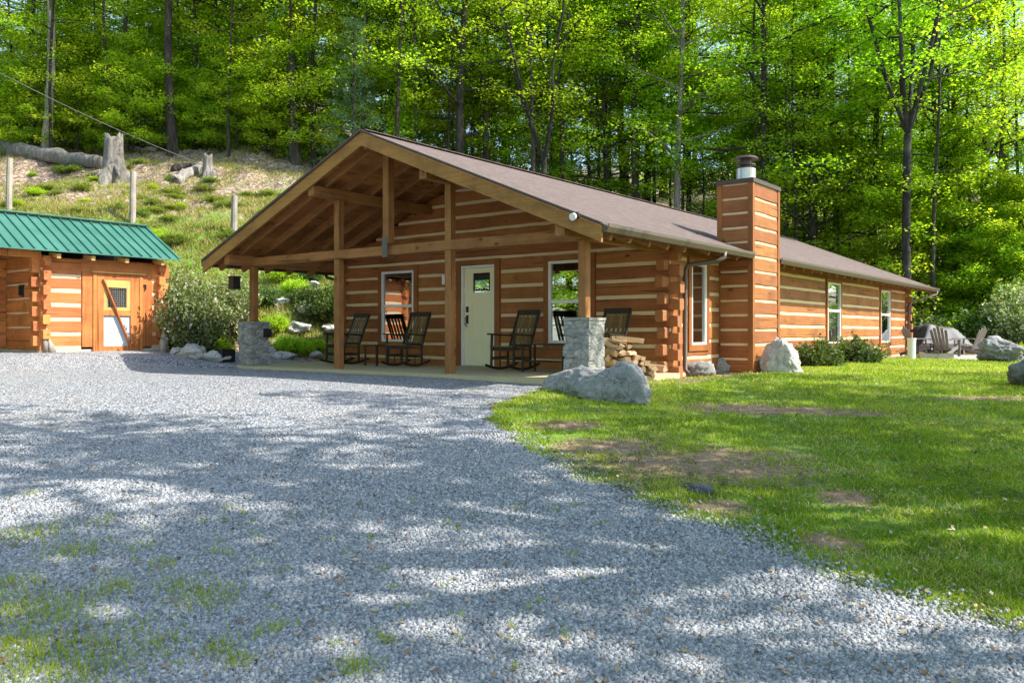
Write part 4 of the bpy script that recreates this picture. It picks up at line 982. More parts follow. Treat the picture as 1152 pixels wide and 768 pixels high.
a2 = copy_tree(a1); q = at(1064, 402); a2.location = tuple(q+np.array([0, 0, .02])); a2.rotation_euler = (0, 0, 2.9); a2['label'] = 'grey slatted garden chair right of the covered table, facing away'
a3 = copy_tree(a1); q = at(1078, 400); a3.location = tuple(q+np.array([.2, .5, .02])); a3.rotation_euler = (0, 0, -1.9); a3['label'] = 'grey garden chair leaning back, rightmost on the patio'
# covered table: draped tarp over a table
cp_ = atd(1052, 400, 29.6); cp_[2] = float(terrain(cp_[0], cp_[1]))
ct = empty('covered_table', tuple(cp_), 'patio table under a sagging grey cover', 'covered table', rz=YAW+.2)
g = HB(); n = 28; V = []; F = []
for i in range(n+1):
    for j in range(n+1):
        x = -1+2*i/n; y = -1+2*j/n; rr_ = max(abs(x), abs(y))
        edge = np.interp(rr_, [0, .55, .72, 1], [1.02, .93, .68, .22])
        tp = 1-.16*x
        z = edge*tp+.07*math.sin(7*x+3*y)*rr_+.05*noise.noise(Vector((x*4, y*4, 1)))
        V.append((x*1.15*(.75+.25*rr_), y*.8*(.75+.25*rr_), z))
for i in range(n):
    for j in range(n): a = i*(n+1)+j; F.append([a, a+1, a+n+2, a+n+1])
g.add(V, F); g.build('cover', M['tarp'], ct, smooth=True)
for sx in (-.7, .7):
    for sy in (-.45, .45): mb = HB(); mb.bar((sx, sy, 0), (sx, sy, .7), .06, .06, up=(0, 1, 0)); mb.build('leg', M['chair'], ct)
p = at(1025.5, 404); mb = HB(); mb.lathe(tuple(p), [(.10, 0), (.115, .55), (.125, .56), (.125, .6)], 16); tag(mb.build('bucket', M['white'], smooth=False), 'tall white bucket standing at the far cabin corner', 'bucket')
p = at(1044, 403); side_table(p[0]-.1, p[1], .5, .5, .42, 'low grey patio table in front of the covered table'); bpy.data.objects['side_table.002'].location.z = p[2]+.02
p = at(1052, 404); mb = HB(); mb.box((p[0], p[1], p[2]+.09), (.95, .2, .16), rot=[[cY, -sY, 0], [sY, cY, 0], [0, 0, 1]], jit=.02); tag(mb.build('timber_block', M['greywood']), 'pale timber block lying by the patio chairs', 'timber')

# ------------------------------------------------------------------ hillside: logs, stumps, posts, cable
def pix(u, d, dz=0): q = onground(u, d); q[2] += dz; return q
def wobble_path(a, b, n, amp, seed):
    rs = np.random.RandomState(seed); t = np.linspace(0, 1, n)[:, None]; P = a*(1-t)+b*t
    P[1:-1] += rs.randn(n-2, 3)*amp; return P
def noise_arr(V, k): return np.array([noise.noise(Vector(v)+Vector((k*11., 0, 0))) for v in V])
def log_lying(ua, da, ub, db, r0, r1, label, name='fallen_log', mt=None, seed=1, lift=.0):
    a, b = pix(ua, da, r0*.7+lift), pix(ub, db, r1*.7+lift); P = wobble_path(a, b, 26, .03, seed)
    for q in P[1:-1]: q[2] = max(q[2], terrain(q[0], q[1])+.05)
    rad = np.linspace(r0, r1, 26)*(1+.04*np.random.RandomState(seed).randn(26))
    mb = HB(); mb.tube(P, rad, 14); mb.v = [v+np.stack([noise_arr(v*2.3, k)*.09+noise_arr(v*9, k)*.02 for k in range(3)], -1) for v in mb.v]; return tag(mb.build(name, mt or BARKL, smooth=True), label, 'fallen log')
def d_at(u, v): p = at(u, v); return dr(p[0], p[1])[0]
log_lying(-60, d_at(-60, 166), 116, d_at(112, 190), .46, .30, 'thick pale bleached log lying left of the big stump', seed=3)
log_lying(40, d_at(40, 160), 175, d_at(172, 172), .22, .14, 'thinner weathered log behind the big stump', seed=5, mt=BARKL)
log_lying(0, d_at(0, 150), 60, d_at(60, 158), .14, .1, 'slim grey log high on the left hillside', seed=6)
log_lying(198, d_at(196, 208), 226, d_at(226, 190), .2, .17, 'short cut log beside the small stump', seed=8, mt=BARKL)
log_lying(196, d_at(196, 193), 216, d_at(214, 189), .17, .12, 'brown broken log chunk above the short cut log', seed=9, mt=BARK)
log_lying(60, d_at(60, 152), 150, d_at(150, 163), .12, .08, 'narrow brown log crossing behind the others', seed=12, mt=BARK)
def stump(u, v, h, r, label, seed):
    p = at(u, v); t = empty('tree_stump', tuple(p), label, 'tree stump'); rs = np.random.RandomState(seed)
    mb = HB(); n = 28; V = []; F = []; zz_ = [-.3, 0, .12, .3, .6, .85, 1.0]
    ph = rs.uniform(0, 6.28, 3)
    for k, zf_ in enumerate(zz_):
        fl_ = [1.9, 1.6, 1.3, 1.08, .95, .9, .88][k]
        for i in range(n):
            th = 2*math.pi*i/n; rr_ = r*fl_*(1+(.28 if zf_ < .3 else .1)*math.sin(4*th+ph[0])*(1.2-max(zf_, 0))+.06*math.sin(9*th+ph[1]))
            zt_ = zf_*h+(.05*h*math.sin(2*th+ph[2])+.035*h*math.sin(9*th)+.03*h*math.sin(5*th+1) if k == 6 else 0)
            V.append((rr_*math.cos(th), rr_*math.sin(th), zt_))
    for k in range(6):
        for i in range(n): F.append([k*n+i, k*n+(i+1) % n, (k+1)*n+(i+1) % n, (k+1)*n+i])
    V.append((0, 0, h*.9)); F += [[6*n+i, 6*n+(i+1) % n, 7*n] for i in range(n)]
    mb.add(V, F); mb.build('trunk', BARKL, t, smooth=True)
    for i in range(5):
        th = i*1.3+ph[0]; q = np.array([math.cos(th), math.sin(th)]); mb = HB(); mb.tube([(q[0]*r*.7, q[1]*r*.7, .25*h), (q[0]*r*1.5, q[1]*r*1.5, .08*h), (q[0]*r*2.3, q[1]*r*2.3, -.12)], [r*.3, r*.22, r*.1], 8); mb.build('root', BARKL, t, smooth=True)
    return t
stump(128, 200, 1.75, .40, 'large pale weathered tree stump with flared roots on the hillside', 4)
stump(234, 198, .85, .19, 'small grey tree stump right of the short cut log', 6)
for u, v0, v1, lb in ((10, 178, 238, 'round wooden fence post left of the shed roof'), (149, 193, 251, 'round wooden fence post above the middle of the shed roof'), (263, 220, 266, 'round wooden fence post between the shed and the porch roof')):
    p = at(u, v1); d_ = dr(p[0], p[1])[0]; h = (v1-v0)/FPX*d_
    mb = HB(); mb.tube([(p[0], p[1], p[2]-.3), (p[0]+.02, p[1], p[2]+h*.5), (p[0], p[1]+.03, p[2]+h)], [.105, .1, .095], 10); tag(mb.build('fence_post', M['greywoodz'], smooth=False), lb, 'fence post', 'fence posts on the hillside')
a, b_ = atd(-40, 62, 33), atd(330, 222, 35); t = np.linspace(0, 1, 40)[:, None]; P = a*(1-t)+b_*t; P[:, 2] -= .35*np.sin(math.pi*t[:, 0])
mb = HB(); mb.tube(P, .017, 5); tag(mb.build('cable', M['bracket']), 'thin grey cable running down across the hillside', 'cable')

# ------------------------------------------------------------------ grass
def blades(d, r, x, y, z, h, wd_, var, lean=.5):
    n = len(x); th = RS.uniform(0, 2*math.pi, n); ph = RS.uniform(0, 2*math.pi, n); ln = RS.rand(n)*lean*h
    bx, by = np.cos(th)*wd_/2, np.sin(th)*wd_/2; tx, ty = np.cos(ph)*ln, np.sin(ph)*ln
    V = np.zeros((n, 3, 3)); V[:, 0] = np.stack([x-bx, y-by, z], -1); V[:, 1] = np.stack([x+bx, y+by, z], -1); V[:, 2] = np.stack([x+tx, y+ty, z+h*(1-.3*RS.rand(n))], -1)
    return V
def lawn(n):
    d = np.exp(RS.uniform(math.log(3.3), math.log(37), n)); u = RS.uniform(-.12, .68, n); r = u*d; x, y = xy(d, r)
    m = lawn_mask(x, y)*np.clip(1.05-1.2*dirtness(x, y), 0.03, 1); m *= np.clip(.72+.5*wob(x, y, 1.7, 2)+.5*wob(x, y, 6.3, 6), .12, 1)
    k = RS.rand(n) < m; d, r, x, y = d[k], r[k], x[k], y[k]; z = terrain(x, y)
    n = len(x); tall = .5+.5*wob(x, y, 2.2, 4)
    h = (.010+.022*RS.rand(n)+.020*np.clip(tall, 0, 1))*(1+.03*d); wdt = .0035+.0011*d
    var = np.clip(.45+.22*RS.randn(n)+.2*wob(x, y, 1.1, 7)+.16*wob(x, y, .4, 1)+.14*wob(x, y, 5, 3), 0, .97); var = np.where(RS.rand(n) < .07+.25*np.clip(wob(x, y, 2.7, 8), 0, 1), 1, var)
    return blades(d, r, x, y, z, h, wdt, var, 1.4), var
V, va = lawn(520000)
tag(link('lawn_grass', mesh_np('lawn_grass', V.reshape(-1, 3), 3, GRM, va)), 'short bright green grass of the lawn', 'grass', kind='stuff')
# broad-leaved weeds and clover in the lawn
def lawn_weeds():
    n = 5200; d = np.exp(RS.uniform(math.log(3.4), math.log(16), n)); r = RS.uniform(-.1, .66, n)*d; x, y = xy(d, r)
    m = lawn_mask(x, y)*np.clip(.25+1.2*wob(x, y, 1.3, 12), .04, 1); k = RS.rand(n) < m; x, y = x[k], y[k]
    C = np.stack([x, y, terrain(x, y)+.022], -1); return leaves_at(C, 16, .06, .008, .017, np.random.RandomState(8), .02, 1.2)
# weeds in the gravel
V_, A2 = [], []
wr_ = np.random.RandomState(2)
def tuft(u, v, rad, n, h=.05):
    n = int(n*1.0)
    p = at(u, v); q = wr_.randn(n, 2)*rad*.5; x = p[0]+q[:, 0]; y = p[1]+q[:, 1]; z = terrain(x, y)+.012
    V_.append(blades(0, 0, x, y, z, h*(.4+wr_.rand(n)), .007, None, .9)); A2.append(np.clip(.45+.2*wr_.randn(n), 0, 1))
for u, v, rad, n in [(45, 605, .22, 300), (85, 625, .2, 260), (118, 590, .1, 60), (130, 665, .12, 170), (235, 678, .2, 330), (200, 665, .15, 130), (15, 690, .25, 600), (60, 700, .2, 350), (20, 740, .25, 900), (60, 765, .3, 900), (120, 720, .25, 260), (170, 735, .2, 200), (245, 735, .1, 120), (265, 750, .08, 90), (405, 760, .1, 170), (305, 715, .06, 40), (440, 725, .05, 30), (185, 640, .12, 60), (100, 680, .2, 150), (10, 660, .15, 200), (595, 690, .03, 14), (615, 440, .3, 160), (590, 448, .2, 80), (570, 455, .3, 120), (640, 470, .3, 200), (530, 440, .1, 30), (160, 620, .15, 60), (30, 560, .1, 30)]:
    tuft(u, v, rad, n)
for k_ in range(60): u = wr_.uniform(0, 700); tuft(u, wr_.uniform(560, 760), .04, 14, .05)
V = np.concatenate(V_); tag(link('driveway_weeds', mesh_np('driveway_weeds', V.reshape(-1, 3), 3, GRM, np.concatenate(A2))), 'sparse green weeds growing through the gravel', 'weeds', kind='stuff')
# hill grass and low plants
n = 210000; d = RS.uniform(20.8, 44, n); u = RS.uniform(-.64, -.18, n); r = u*d; x, y = xy(d, r)
m = np.clip(.72-.5*ss((d-29)/4)+.45*wob(x, y, .8, 5)+.2*wob(x, y, 2.5, 3), .04, 1)*(x < -5.4); k = RS.rand(n) < m; d, r, x, y = d[k], r[k], x[k], y[k]; n = len(x)
va = np.clip(.45+.2*RS.randn(n)+.2*wob(x, y, .6, 9), 0, .96); va = np.where(RS.rand(n) < .12, 1, va)
V = blades(d, r, x, y, terrain(x, y)-.02, .08+.16*RS.rand(n), .03+.02*RS.rand(n), va, 1.1)
tag(link('hillside_grass', mesh_np('hillside_grass', V.reshape(-1, 3), 3, HGM, va)), 'patchy yellow-green grass covering the hillside', 'grass', kind='stuff')
# dry leaves on driveway and lawn
n = 3000; d = np.exp(RS.uniform(math.log(3), math.log(16), n)); r = RS.uniform(-.64, .66, n)*d; x, y = xy(d, r); k = ~((np.abs(x) < 4.9) & (y > -.4)); x, y, d = x[k], y[k], d[k]; n = len(x)
s_ = RS.uniform(.010, .024, n); th = RS.uniform(0, 6.28, n); c = np.stack([x, y, terrain(x, y)+.035], -1)
av = np.stack([np.cos(th), np.sin(th), RS.randn(n)*.3], -1)*s_[:, None]; bv = np.stack([-np.sin(th), np.cos(th), RS.randn(n)*.3], -1)*s_[:, None]*.55
V = np.stack([c-av, c+bv, c+av, c-bv], 1)
m_, nt_, b__ = mat('dry_leaves'); a_ = N(nt_, 'ShaderNodeAttribute', attribute_name='var'); nt_.links.new(ramp(nt_, a_.outputs['Fac'], [(0, (.16, .10, .06)), (.6, (.30, .21, .13)), (1, (.46, .38, .27))]), b__.inputs['Base Color']); b__.inputs['Roughness'].default_value = .8
tag(link('fallen_leaves', mesh_np('fallen_leaves', V.reshape(-1, 3), 4, m_, RS.rand(n))), 'small dry brown leaves scattered over gravel and lawn', 'dead leaves', kind='stuff')

# ------------------------------------------------------------------ trees
def leaves_at(C, n_each, rad, thick, size, rs, droop=.0, flat=.7):
    """clumps of leaf quads round the centres C"""
    m = len(C); n = m*n_each; cen = np.repeat(C, n_each, 0)
    a = rs.uniform(0, 2*math.pi, n); q = np.sqrt(rs.rand(n))*rad*np.repeat(rs.uniform(.65, 1.3, m), n_each)
    off = np.stack([q*np.cos(a), q*np.sin(a), rs.randn(n)*thick-droop*q*q/rad], -1); tl = rs.randn(m, 2)*.25
    off[:, 2] += off[:, 0]*np.repeat(tl[:, 0], n_each)+off[:, 1]*np.repeat(tl[:, 1], n_each)
    c = cen+off; nrm = rs.randn(n, 3); nrm[:, 2] = np.abs(nrm[:, 2])+flat*2.2; nrm /= np.linalg.norm(nrm, axis=1)[:, None]
    t = rs.randn(n, 3); t -= nrm*np.sum(t*nrm, 1)[:, None]; t /= np.linalg.norm(t, axis=1)[:, None]; b = np.cross(nrm, t)
    s_ = size*rs.uniform(.6, 1.3, n)[:, None]
    V = np.stack([c-t*s_*.55, c+b*s_*.42-nrm*s_*.12, c+t*s_*.6, c-b*s_*.42-nrm*s_*.12], 1).reshape(-1, 3)
    va = np.clip(np.repeat(rs.uniform(.15, .85, m), n_each)+.14*rs.randn(n), 0, 1)
    return V, va
V, va = lawn_weeds(); tag(link('lawn_weeds', mesh_np('lawn_weeds', V, 4, LMD, va)), 'low clover and broad-leaved weeds among the lawn grass', 'weeds', kind='stuff')
def tree_meshes(seed, H, cb, cr, r0, nl, twigs, per, size, lm, bk_, fork=0, lean=0, rad=.6, up=.5, shape='round', trunk_top=.15):
    rs = np.random.RandomState(seed); mb = MB(); C = []
    n = 12; t = np.linspace(0, 1, n); P = np.zeros((n, 3)); P[:, 2] = t*H*.97; ph = rs.uniform(0, 6.28, 4)
    P[:, 0] = (.12*np.sin(3*t*math.pi+ph[0])*H*.05+lean*t*t*H); P[:, 1] = .12*np.sin(2.5*t*math.pi+ph[1])*H*.05
    P[0, 2] = -.4; rad_t = r0*((1-t)**.8*(1-trunk_top)+trunk_top*.5)*np.where(t < .04, 1.35, 1)
    def tp(q): return np.array([np.interp(q, t, P[:, i]) for i in range(3)]), np.interp(q, t, rad_t)
    mb.tube(P, rad_t, 9, cap=False)
    if fork:
        pass
    for i in range(nl):
        f = cb+(0.985-cb)*((i+rs.rand()*.8)/nl)**.95; p, rt = tp(f); az = i*2.4+rs.uniform(-.5, .5)
        g = (f-cb)/(1-cb)
        prof = {'round': (.55+.45*math.sin(math.pi*min(1, g*.9+.18)))*(1-.55*g**2.2), 'column': .75*(1-.6*g**2)+.25*rs.rand(), 'umbrella': .5+.5*math.sin(math.pi*min(1, g*.8+.1)), 'cone': 1-.9*g}[shape]
        Ln = cr*prof*rs.uniform(.7, 1.15)/max(.3, math.cos(.6)); el = up*(.35+.9*g)+rs.uniform(-.12, .15)
        k = 6; tt = np.linspace(0, 1, k); dv = np.array([math.cos(az), math.sin(az)])
        Q = np.zeros((k, 3)); Q[:, 0] = p[0]+dv[0]*Ln*tt*math.cos(el); Q[:, 1] = p[1]+dv[1]*Ln*tt*math.cos(el); Q[:, 2] = p[2]+Ln*(math.sin(el)*tt-.16*tt**2*(1-g*.5))
        Q[1:] += rs.randn(k-1, 3)*.05*Ln*.3
        rb = min(rt*.6, .025+.012*Ln); mb.tube(Q, np.linspace(rb, .012, k), 5, cap=False)
        for j in range(twigs):
            s_ = .25+.75*(j+rs.rand()*.6)/twigs; q = np.array([np.interp(s_, tt, Q[:, a]) for a in range(3)]); a2 = az+(1 if j % 2 else -1)*rs.uniform(.5, 1.1); l2 = Ln*.42*(1.1-s_*.6)*rs.uniform(.6, 1.2)
            e = q+np.array([math.cos(a2)*l2, math.sin(a2)*l2, l2*rs.uniform(-.05, .35)])
            mb.tube(np.array([q, (q+e)/2+np.array([0, 0, .06*l2]), e]), [.014, .01, .006], 3, cap=False)
            C.append(e); C.append((q+e)/2+rs.randn(3)*.1)
        C.append(Q[-1])
    V, va = leaves_at(np.array(C), per, rad, .10, size, rs, .25)
    tm = bpy.data.meshes.new('trunk'); tm.from_pydata(np.concatenate(mb.v).tolist(), [], mb.f); tm.materials.append(bk_); tm.polygons.foreach_set('use_smooth', [True]*len(tm.polygons)); tm.update()
    return tm, mesh_np('crown', V, 4, lm, va)
def tree(p, tm, cm, label, name='broadleaf_tree', group=None, rz=0, sc=1., cat='tree', sz=None):
    o = empty(name, tuple(p), label, cat, group, rz); o.scale = (sc, sc, sz or sc)
    link('trunk', tm, o); link('crown', cm, o); return o
T = {}
T['tallA'] = tree_meshes(1, 20, .20, 4.2, .22, 30, 6, 32, .105, LM, BARK, shape='round')
T['tallB'] = tree_meshes(2, 22, .26, 3.8, .17, 28, 6, 31, .105, LM, BARK, shape='column', lean=.01)
T['tallC'] = tree_meshes(3, 18, .12, 4.4, .24, 34, 6, 34, .105, LM, BARK, shape='round', up=.75)
T['mid'] = tree_meshes(4, 13, .12, 3.4, .11, 30, 6, 46, .11, LMY, BARK, shape='round')
T['sapA'] = tree_meshes(5, 6.5, .10, 2.2, .05, 22, 5, 34, .10, LMY, BARK, shape='round', rad=.42, up=.4)
T['sapB'] = tree_meshes(6, 4.6, .08, 1.9, .035, 20, 5, 34, .10, LMY, BARK, shape='umbrella', rad=.4, up=.3)
T['sapC'] = tree_meshes(7, 8.5, .08, 2.6, .06, 26, 5, 42, .10, LM, BARK, shape='round', rad=.45)
T['tallD'] = tree_meshes(8, 21, .28, 4.0, .19, 28, 6, 32, .105, LM, BARKL, shape='round', up=.7)
T['pole'] = tree_meshes(9, 20, .34, 2.6, .10, 24, 5, 26, .105, LM, BARK, shape='round', up=.5)
T['poleL'] = tree_meshes(10, 18, .32, 2.4, .085, 24, 5, 26, .105, LMY, BARK, shape='round', up=.5, lean=.04)
def forked(seed, H, lm, bk_, n_st=5, sp=.28, r0=.3, fz=.33, cr=3.2, lean0=0, per=40, nl=12, nsub=5):
    rs = np.random.RandomState(seed); mb = MB(); C = []
    fp = np.array([lean0*H*fz, 0, H*fz]); mb.tube(np.array([[0, 0, -.4], [0, 0, .15], fp*.5+np.array([.05, .03, 0]), fp]), [r0*1.5, r0*1.1, r0*.92, r0*.85], 10, cap=False)
    for s_ in range(n_st):
        az = 2*math.pi*s_/n_st+rs.uniform(-.4, .4); k = 8; tt = np.linspace(0, 1, k); hl = (H-fp[2])*rs.uniform(.8, 1.05)
        Q = fp+np.stack([math.cos(az)*sp*hl*tt**.8+lean0*hl*tt, math.sin(az)*sp*hl*tt**.8, hl*tt], -1)+rs.randn(k, 3)*.12*np.minimum(tt*3, 1)[:, None]
        mb.tube(Q, np.linspace(r0*.5, .02, k), 7, cap=False)
        for i in range(nl):
            f = .12+.86*(i+rs.rand()*.5)/nl; q = np.array([np.interp(f, tt, Q[:, a]) for a in range(3)]); a2 = rs.uniform(0, 6.28); Ln = cr*(1.1-.6*f)*rs.uniform(.6, 1.2)
            e = q+np.array([math.cos(a2)*Ln, math.sin(a2)*Ln, Ln*rs.uniform(.0, .5)]); md = (q+e)/2+np.array([0, 0, .12*Ln])
            mb.tube(np.array([q, md, e]), [.04, .025, .01], 4, cap=False); C += [e, md]
            for j in range(nsub): g = rs.uniform(.3, 1); b0 = q+(e-q)*g; C.append(b0+np.array([rs.randn()*.7, rs.randn()*.7, rs.randn()*.25]))
    V, va = leaves_at(np.array(C), per, LEAFR, .10, LEAFS, rs, .25)
    tm = bpy.data.meshes.new('trunk'); tm.from_pydata(np.concatenate(mb.v).tolist(), [], mb.f); tm.materials.append(bk_); tm.polygons.foreach_set('use_smooth', [True]*len(tm.polygons)); tm.update()
    return tm, mesh_np('crown', V, 4, lm, va)
LEAFR = .6; LEAFS = .11
T['fork'] = forked(31, 22, LM, BARKD, 6, .24, .155, .34, 3.4)
T['forkD'] = forked(33, 17, LM, BARKD, 4, .30, .15, .2, 2.8, per=30, nl=10)

def blocked(x, y): return (-9 < x < 8.2 and -3 < y < 25.5) or (x > 4 and y < 24 and x < 12)
# trunks one can point to: u, depth, kind, label, scale
SIG = [(53, 38, 'tallD', 'tall pale-barked tree with bare lower trunk at the upper left', 1.15),
 (195, 38.5, 'tallB', 'tall dark tree with thick straight trunk behind the big stump', 1.3), (222, 42, 'tallD', 'slim pale tree just right of the thick dark trunk', .9),
 (297, 38.5, 'tallB', 'tall straight dark tree left of the sky gap', 1.15), (330, 38, 'tallA', 'tall straight dark tree right of the sky gap', 1.1),
 (152, 44, 'mid', 'thin young tree right of the pale-barked tree', 1.1),
 (440, 41, 'tallC', 'leafy tree rising directly behind the porch gable', 1.0), (520, 38, 'tallA', 'dark-trunked tree behind the middle of the roof ridge', 1.1),
 (548, 41, 'tallB', 'slender tree next to the leaning black tree', 1.1), (612, 36, 'forkD', 'black-barked tree with leaning forked limbs behind the roof', 1.0),
 (715, 39, 'tallB', 'tall thin tree right of the black forked tree', 1.15), (765, 38, 'tallD', 'tall tree with grey trunk left of the chimney', 1.05),
 (728, 43, 'tallA', 'dark tree standing behind the two thin ones', 1.), (858, 36.5, 'tallB', 'tall slim tree rising right behind the chimney', 1.2),
 (915, 38, 'tallC', 'broad leafy tree right of the chimney', .95), (1021, 33, 'fork', 'large forked maple with thick dark trunk at the far cabin end', 1.15),
 (1052, 37, 'tallC', 'leaning forest tree just right of the large forked maple', .9), (985, 38.5, 'tallA', 'tree with curved trunk left of the large forked maple', 1.0),
 (1110, 36.5, 'tallC', 'bright leafy tree at the right edge of the forest', .9)]
for i, (u, d, k, lb, s_) in enumerate(SIG):
    tree(onground(u, d), *T[k], lb, rz=i*1.9, sc=s_)
rt = random.Random(9)
def too_near(u, d): return any(abs(u-q[0]) < 14 and abs(d-q[1]) < 5 for q in SIG)
cnt = 0
rowl = {0: [], 1: [], 2: [], 3: []}
for row, (d0, n, kinds) in enumerate([(45, 14, ['tallA', 'tallC', 'mid', 'tallB']), (52, 17, ['tallA', 'tallB', 'tallC']), (62, 12, ['tallA', 'tallB', 'tallC']), (75, 12, ['tallA', 'tallC'])]):
    for i in range(n):
        u = -60+1270*(i+rt.random())/n; d = d0+rt.uniform(-3.5, 3.5)
        if u > 950 and row == 0: d -= 4
        p = onground(u, d)
        if blocked(p[0], p[1]) or too_near(u, d): continue
        k = rt.choice(kinds); lb = ['tall green tree filling the near forest behind the clearing', 'tall green tree deeper in the forest', 'distant green tree far inside the forest', 'farthest green tree closing the forest backdrop'][row]
        tt_ = tree(p, *T[k], lb, 'forest_tree', ['near forest trees', 'deeper forest trees', 'distant forest trees', 'farthest forest trees'][row], rt.uniform(0, 6.28), rt.uniform(.85, 1.2)*(1+.12*(row > 1))); rowl[row].append((u, tt_))
for row, tx in enumerate(('near row of tall forest trees', 'second row of tall forest trees', 'third row of tall forest trees', 'farthest row of tall forest trees')): number_left_to_right(rowl[row], tx)
# young trees along the clearing and the far side of the house
lst = []
for i in range(24):
    u = -30+400*(i+rt.random())/24; d = rt.uniform(40.5, 45.5) if u < 300 else rt.uniform(38, 43)
    p = onground(u, d); k = rt.choice(['sapA', 'sapB', 'sapC', 'sapA'])
    if blocked(p[0], p[1]): continue
    lst.append((u, tree(p, *T[k], 'x', 'young_tree', 'young trees along the clearing edge', rt.uniform(0, 6.28), rt.uniform(.8, 1.25))))
number_left_to_right(lst, 'young yellow-green trees edging the cleared hillside')
lst = []
for i in range(30):
    u = -30+370*(i+rt.random())/30; d = rt.uniform(38.5, 41.5); p = onground(u, d)
    lst.append((u, tree(p, *T[rt.choice(['sapB', 'sapB', 'sapA'])], 'x', 'low_sapling', 'low saplings behind the fallen logs', rt.uniform(0, 6.28), rt.uniform(.6, 1.0))))
number_left_to_right(lst, 'low bright saplings behind the fallen logs')
lst = []
for i in range(36):
    u = 380+640*(i+rt.random())/36; d = rt.uniform(39.5, 46); p = onground(u, d)
    if blocked(p[0], p[1]): continue
    lst.append((u, tree(p, *T[rt.choice(['sapC', 'mid', 'sapC', 'sapC'])], 'x', 'young_tree', 'young trees behind the cabin roof', rt.uniform(0, 6.28), rt.uniform(.9, 1.3))))
number_left_to_right(lst, 'bushy young trees behind the cabin roof line')
lst = []
for i in range(18):
    u = 1010+200*(i+rt.random())/18; d = rt.uniform(33.5, 37.5) if u > 1045 else rt.uniform(35, 39); p = onground(u, d)
    lst.append((u, tree(p, *T[rt.choice(['sapC', 'sapA', 'sapC', 'sapB'])], 'x', 'young_tree', 'young trees beyond the patio', rt.uniform(0, 6.28), rt.uniform(.75, 1.15))))
number_left_to_right(lst, 'bushy young trees beyond the patio')
lst = []
for i in range(52):
    u = -20+1200*(i+rt.random())/52; d = rt.uniform(37.5, 42) if u < 350 else (rt.uniform(36.5, 43) if u < 1040 else rt.uniform(33, 38)); p = onground(u, d)
    if blocked(p[0], p[1]): continue
    lst.append((u, tree(p, *T[rt.choice(['pole', 'poleL', 'pole'])], 'x', 'slender_tree', 'slender forest-edge trees', rt.uniform(0, 6.28), rt.uniform(.8, 1.2))))
number_left_to_right(lst, 'slender pole-like trees along the forest edge')
# pine behind the gable
def pine(seed, H):
    rs = np.random.RandomState(seed); mb = MB(); C = []; mb.tube([(0, 0, -.3), (0, 0, H*.5), (0, 0, H)], [.12, .07, .01], 7, cap=False)
    for i in range(60):
        f = .12+.86*i/60; Ln = H*.20*(1-f)+.25; az = i*2.4; p = np.array([0, 0, H*f]); e = p+np.array([math.cos(az)*Ln, math.sin(az)*Ln, .15*Ln]); mb.tube([p, e], [.02, .006], 3, cap=False)
        for g in (.4, .6, .8, 1.): C.append(p+(e-p)*g)
    V, va = leaves_at(np.array(C), 45, .3, .06, .12, rs, .1, .2)
    n = len(V)//4; Vq = V.reshape(-1, 4, 3); ctr = Vq.mean(1, keepdims=True); Vq[:, [1, 3]] = ctr+(Vq[:, [1, 3]]-ctr)*.22
    tm = bpy.data.meshes.new('trunk'); tm.from_pydata(np.concatenate(mb.v).tolist(), [], mb.f); tm.materials.append(BARK); return tm, mesh_np('crown', Vq.reshape(-1, 3), 4, LMP, va)
tree(onground(398, 36), *pine(3, 8.5), 'blue-green pine with soft needles left of the roof peak', 'pine_tree')
# shrubs
def shrub_meshes(seed, rx, h, nst, per, size, lm, rad=.16, flat=.2):
    rs = np.random.RandomState(seed); mb = MB(); C = []
    for i in range(nst):
        a = rs.uniform(0, 6.28); q = rs.rand()**.6*rx; hh = h*(1-.45*(q/rx)**2)*rs.uniform(.55, 1.05); e = np.array([math.cos(a)*q, math.sin(a)*q, hh]); b0 = np.array([math.cos(a)*q*.25, math.sin(a)*q*.25, -.05])
        md = (b0+e)/2+np.array([math.cos(a)*q*.2, math.sin(a)*q*.2, 0]); mb.tube([b0, md, e], [.012, .008, .004], 3, cap=False)
        for g in (.35, .55, .75, .9, 1.): C.append((b0*(1-g)+e*g)+rs.randn(3)*.05)
    V, va = leaves_at(np.array(C), per, rad, rad*.5, size, rs, .1, flat)
    sm = bpy.data.meshes.new('stems'); sm.from_pydata(np.concatenate(mb.v).tolist(), [], mb.f); sm.materials.append(BARK); return sm, mesh_np('foliage', V, 4, lm, va)
def shrub(p, ms, label, name='shrub', group=None, sc=1, sz=None, rz=0, cat='shrub'):
    o = empty(name, tuple(p), label, cat, group, rz); o.scale = (sc, sc, sz or sc); link('stems', ms[0], o); link('foliage', ms[1], o); return o
SHD = shrub_meshes(41, .62, .72, 75, 13, .055, LMD, .11)
shrub(np.array([4.98, 8.3, -.17]), SHD, 'rounded dark green shrub right of the white boulder by the cabin wall', sc=1.0)
shrub(np.array([5.05, 11.3, -.17]), SHD, 'wider dark green shrub under the middle side window', sc=1.2, sz=1.05, rz=2)
SHG = shrub_meshes(42, 1.2, 1.9, 150, 16, .085, LMG, .22)
for i, (u, v, s_, sz_, lb) in enumerate([(218, 398, .66, .95, 'big grey-green flowering bush between the shed and the porch'), (252, 388, .65, .8, 'pale flowering bush left of the left porch pier'), (200, 392, .6, 1.0, 'tall leafy bush close behind the shed corner'), (262, 360, .6, .6, 'grey-green bush up the bank behind the hanging lantern')]):
    shrub(at(u, v), SHG, lb, 'flowering_bush', None, s_, sz_, i*1.3, 'bush')
SHY = shrub_meshes(43, .8, .8, 80, 16, .07, LMY, .16)
lst2 = []
SHK = shrub_meshes(45, .8, .9, 90, 14, .07, LMD, .16)
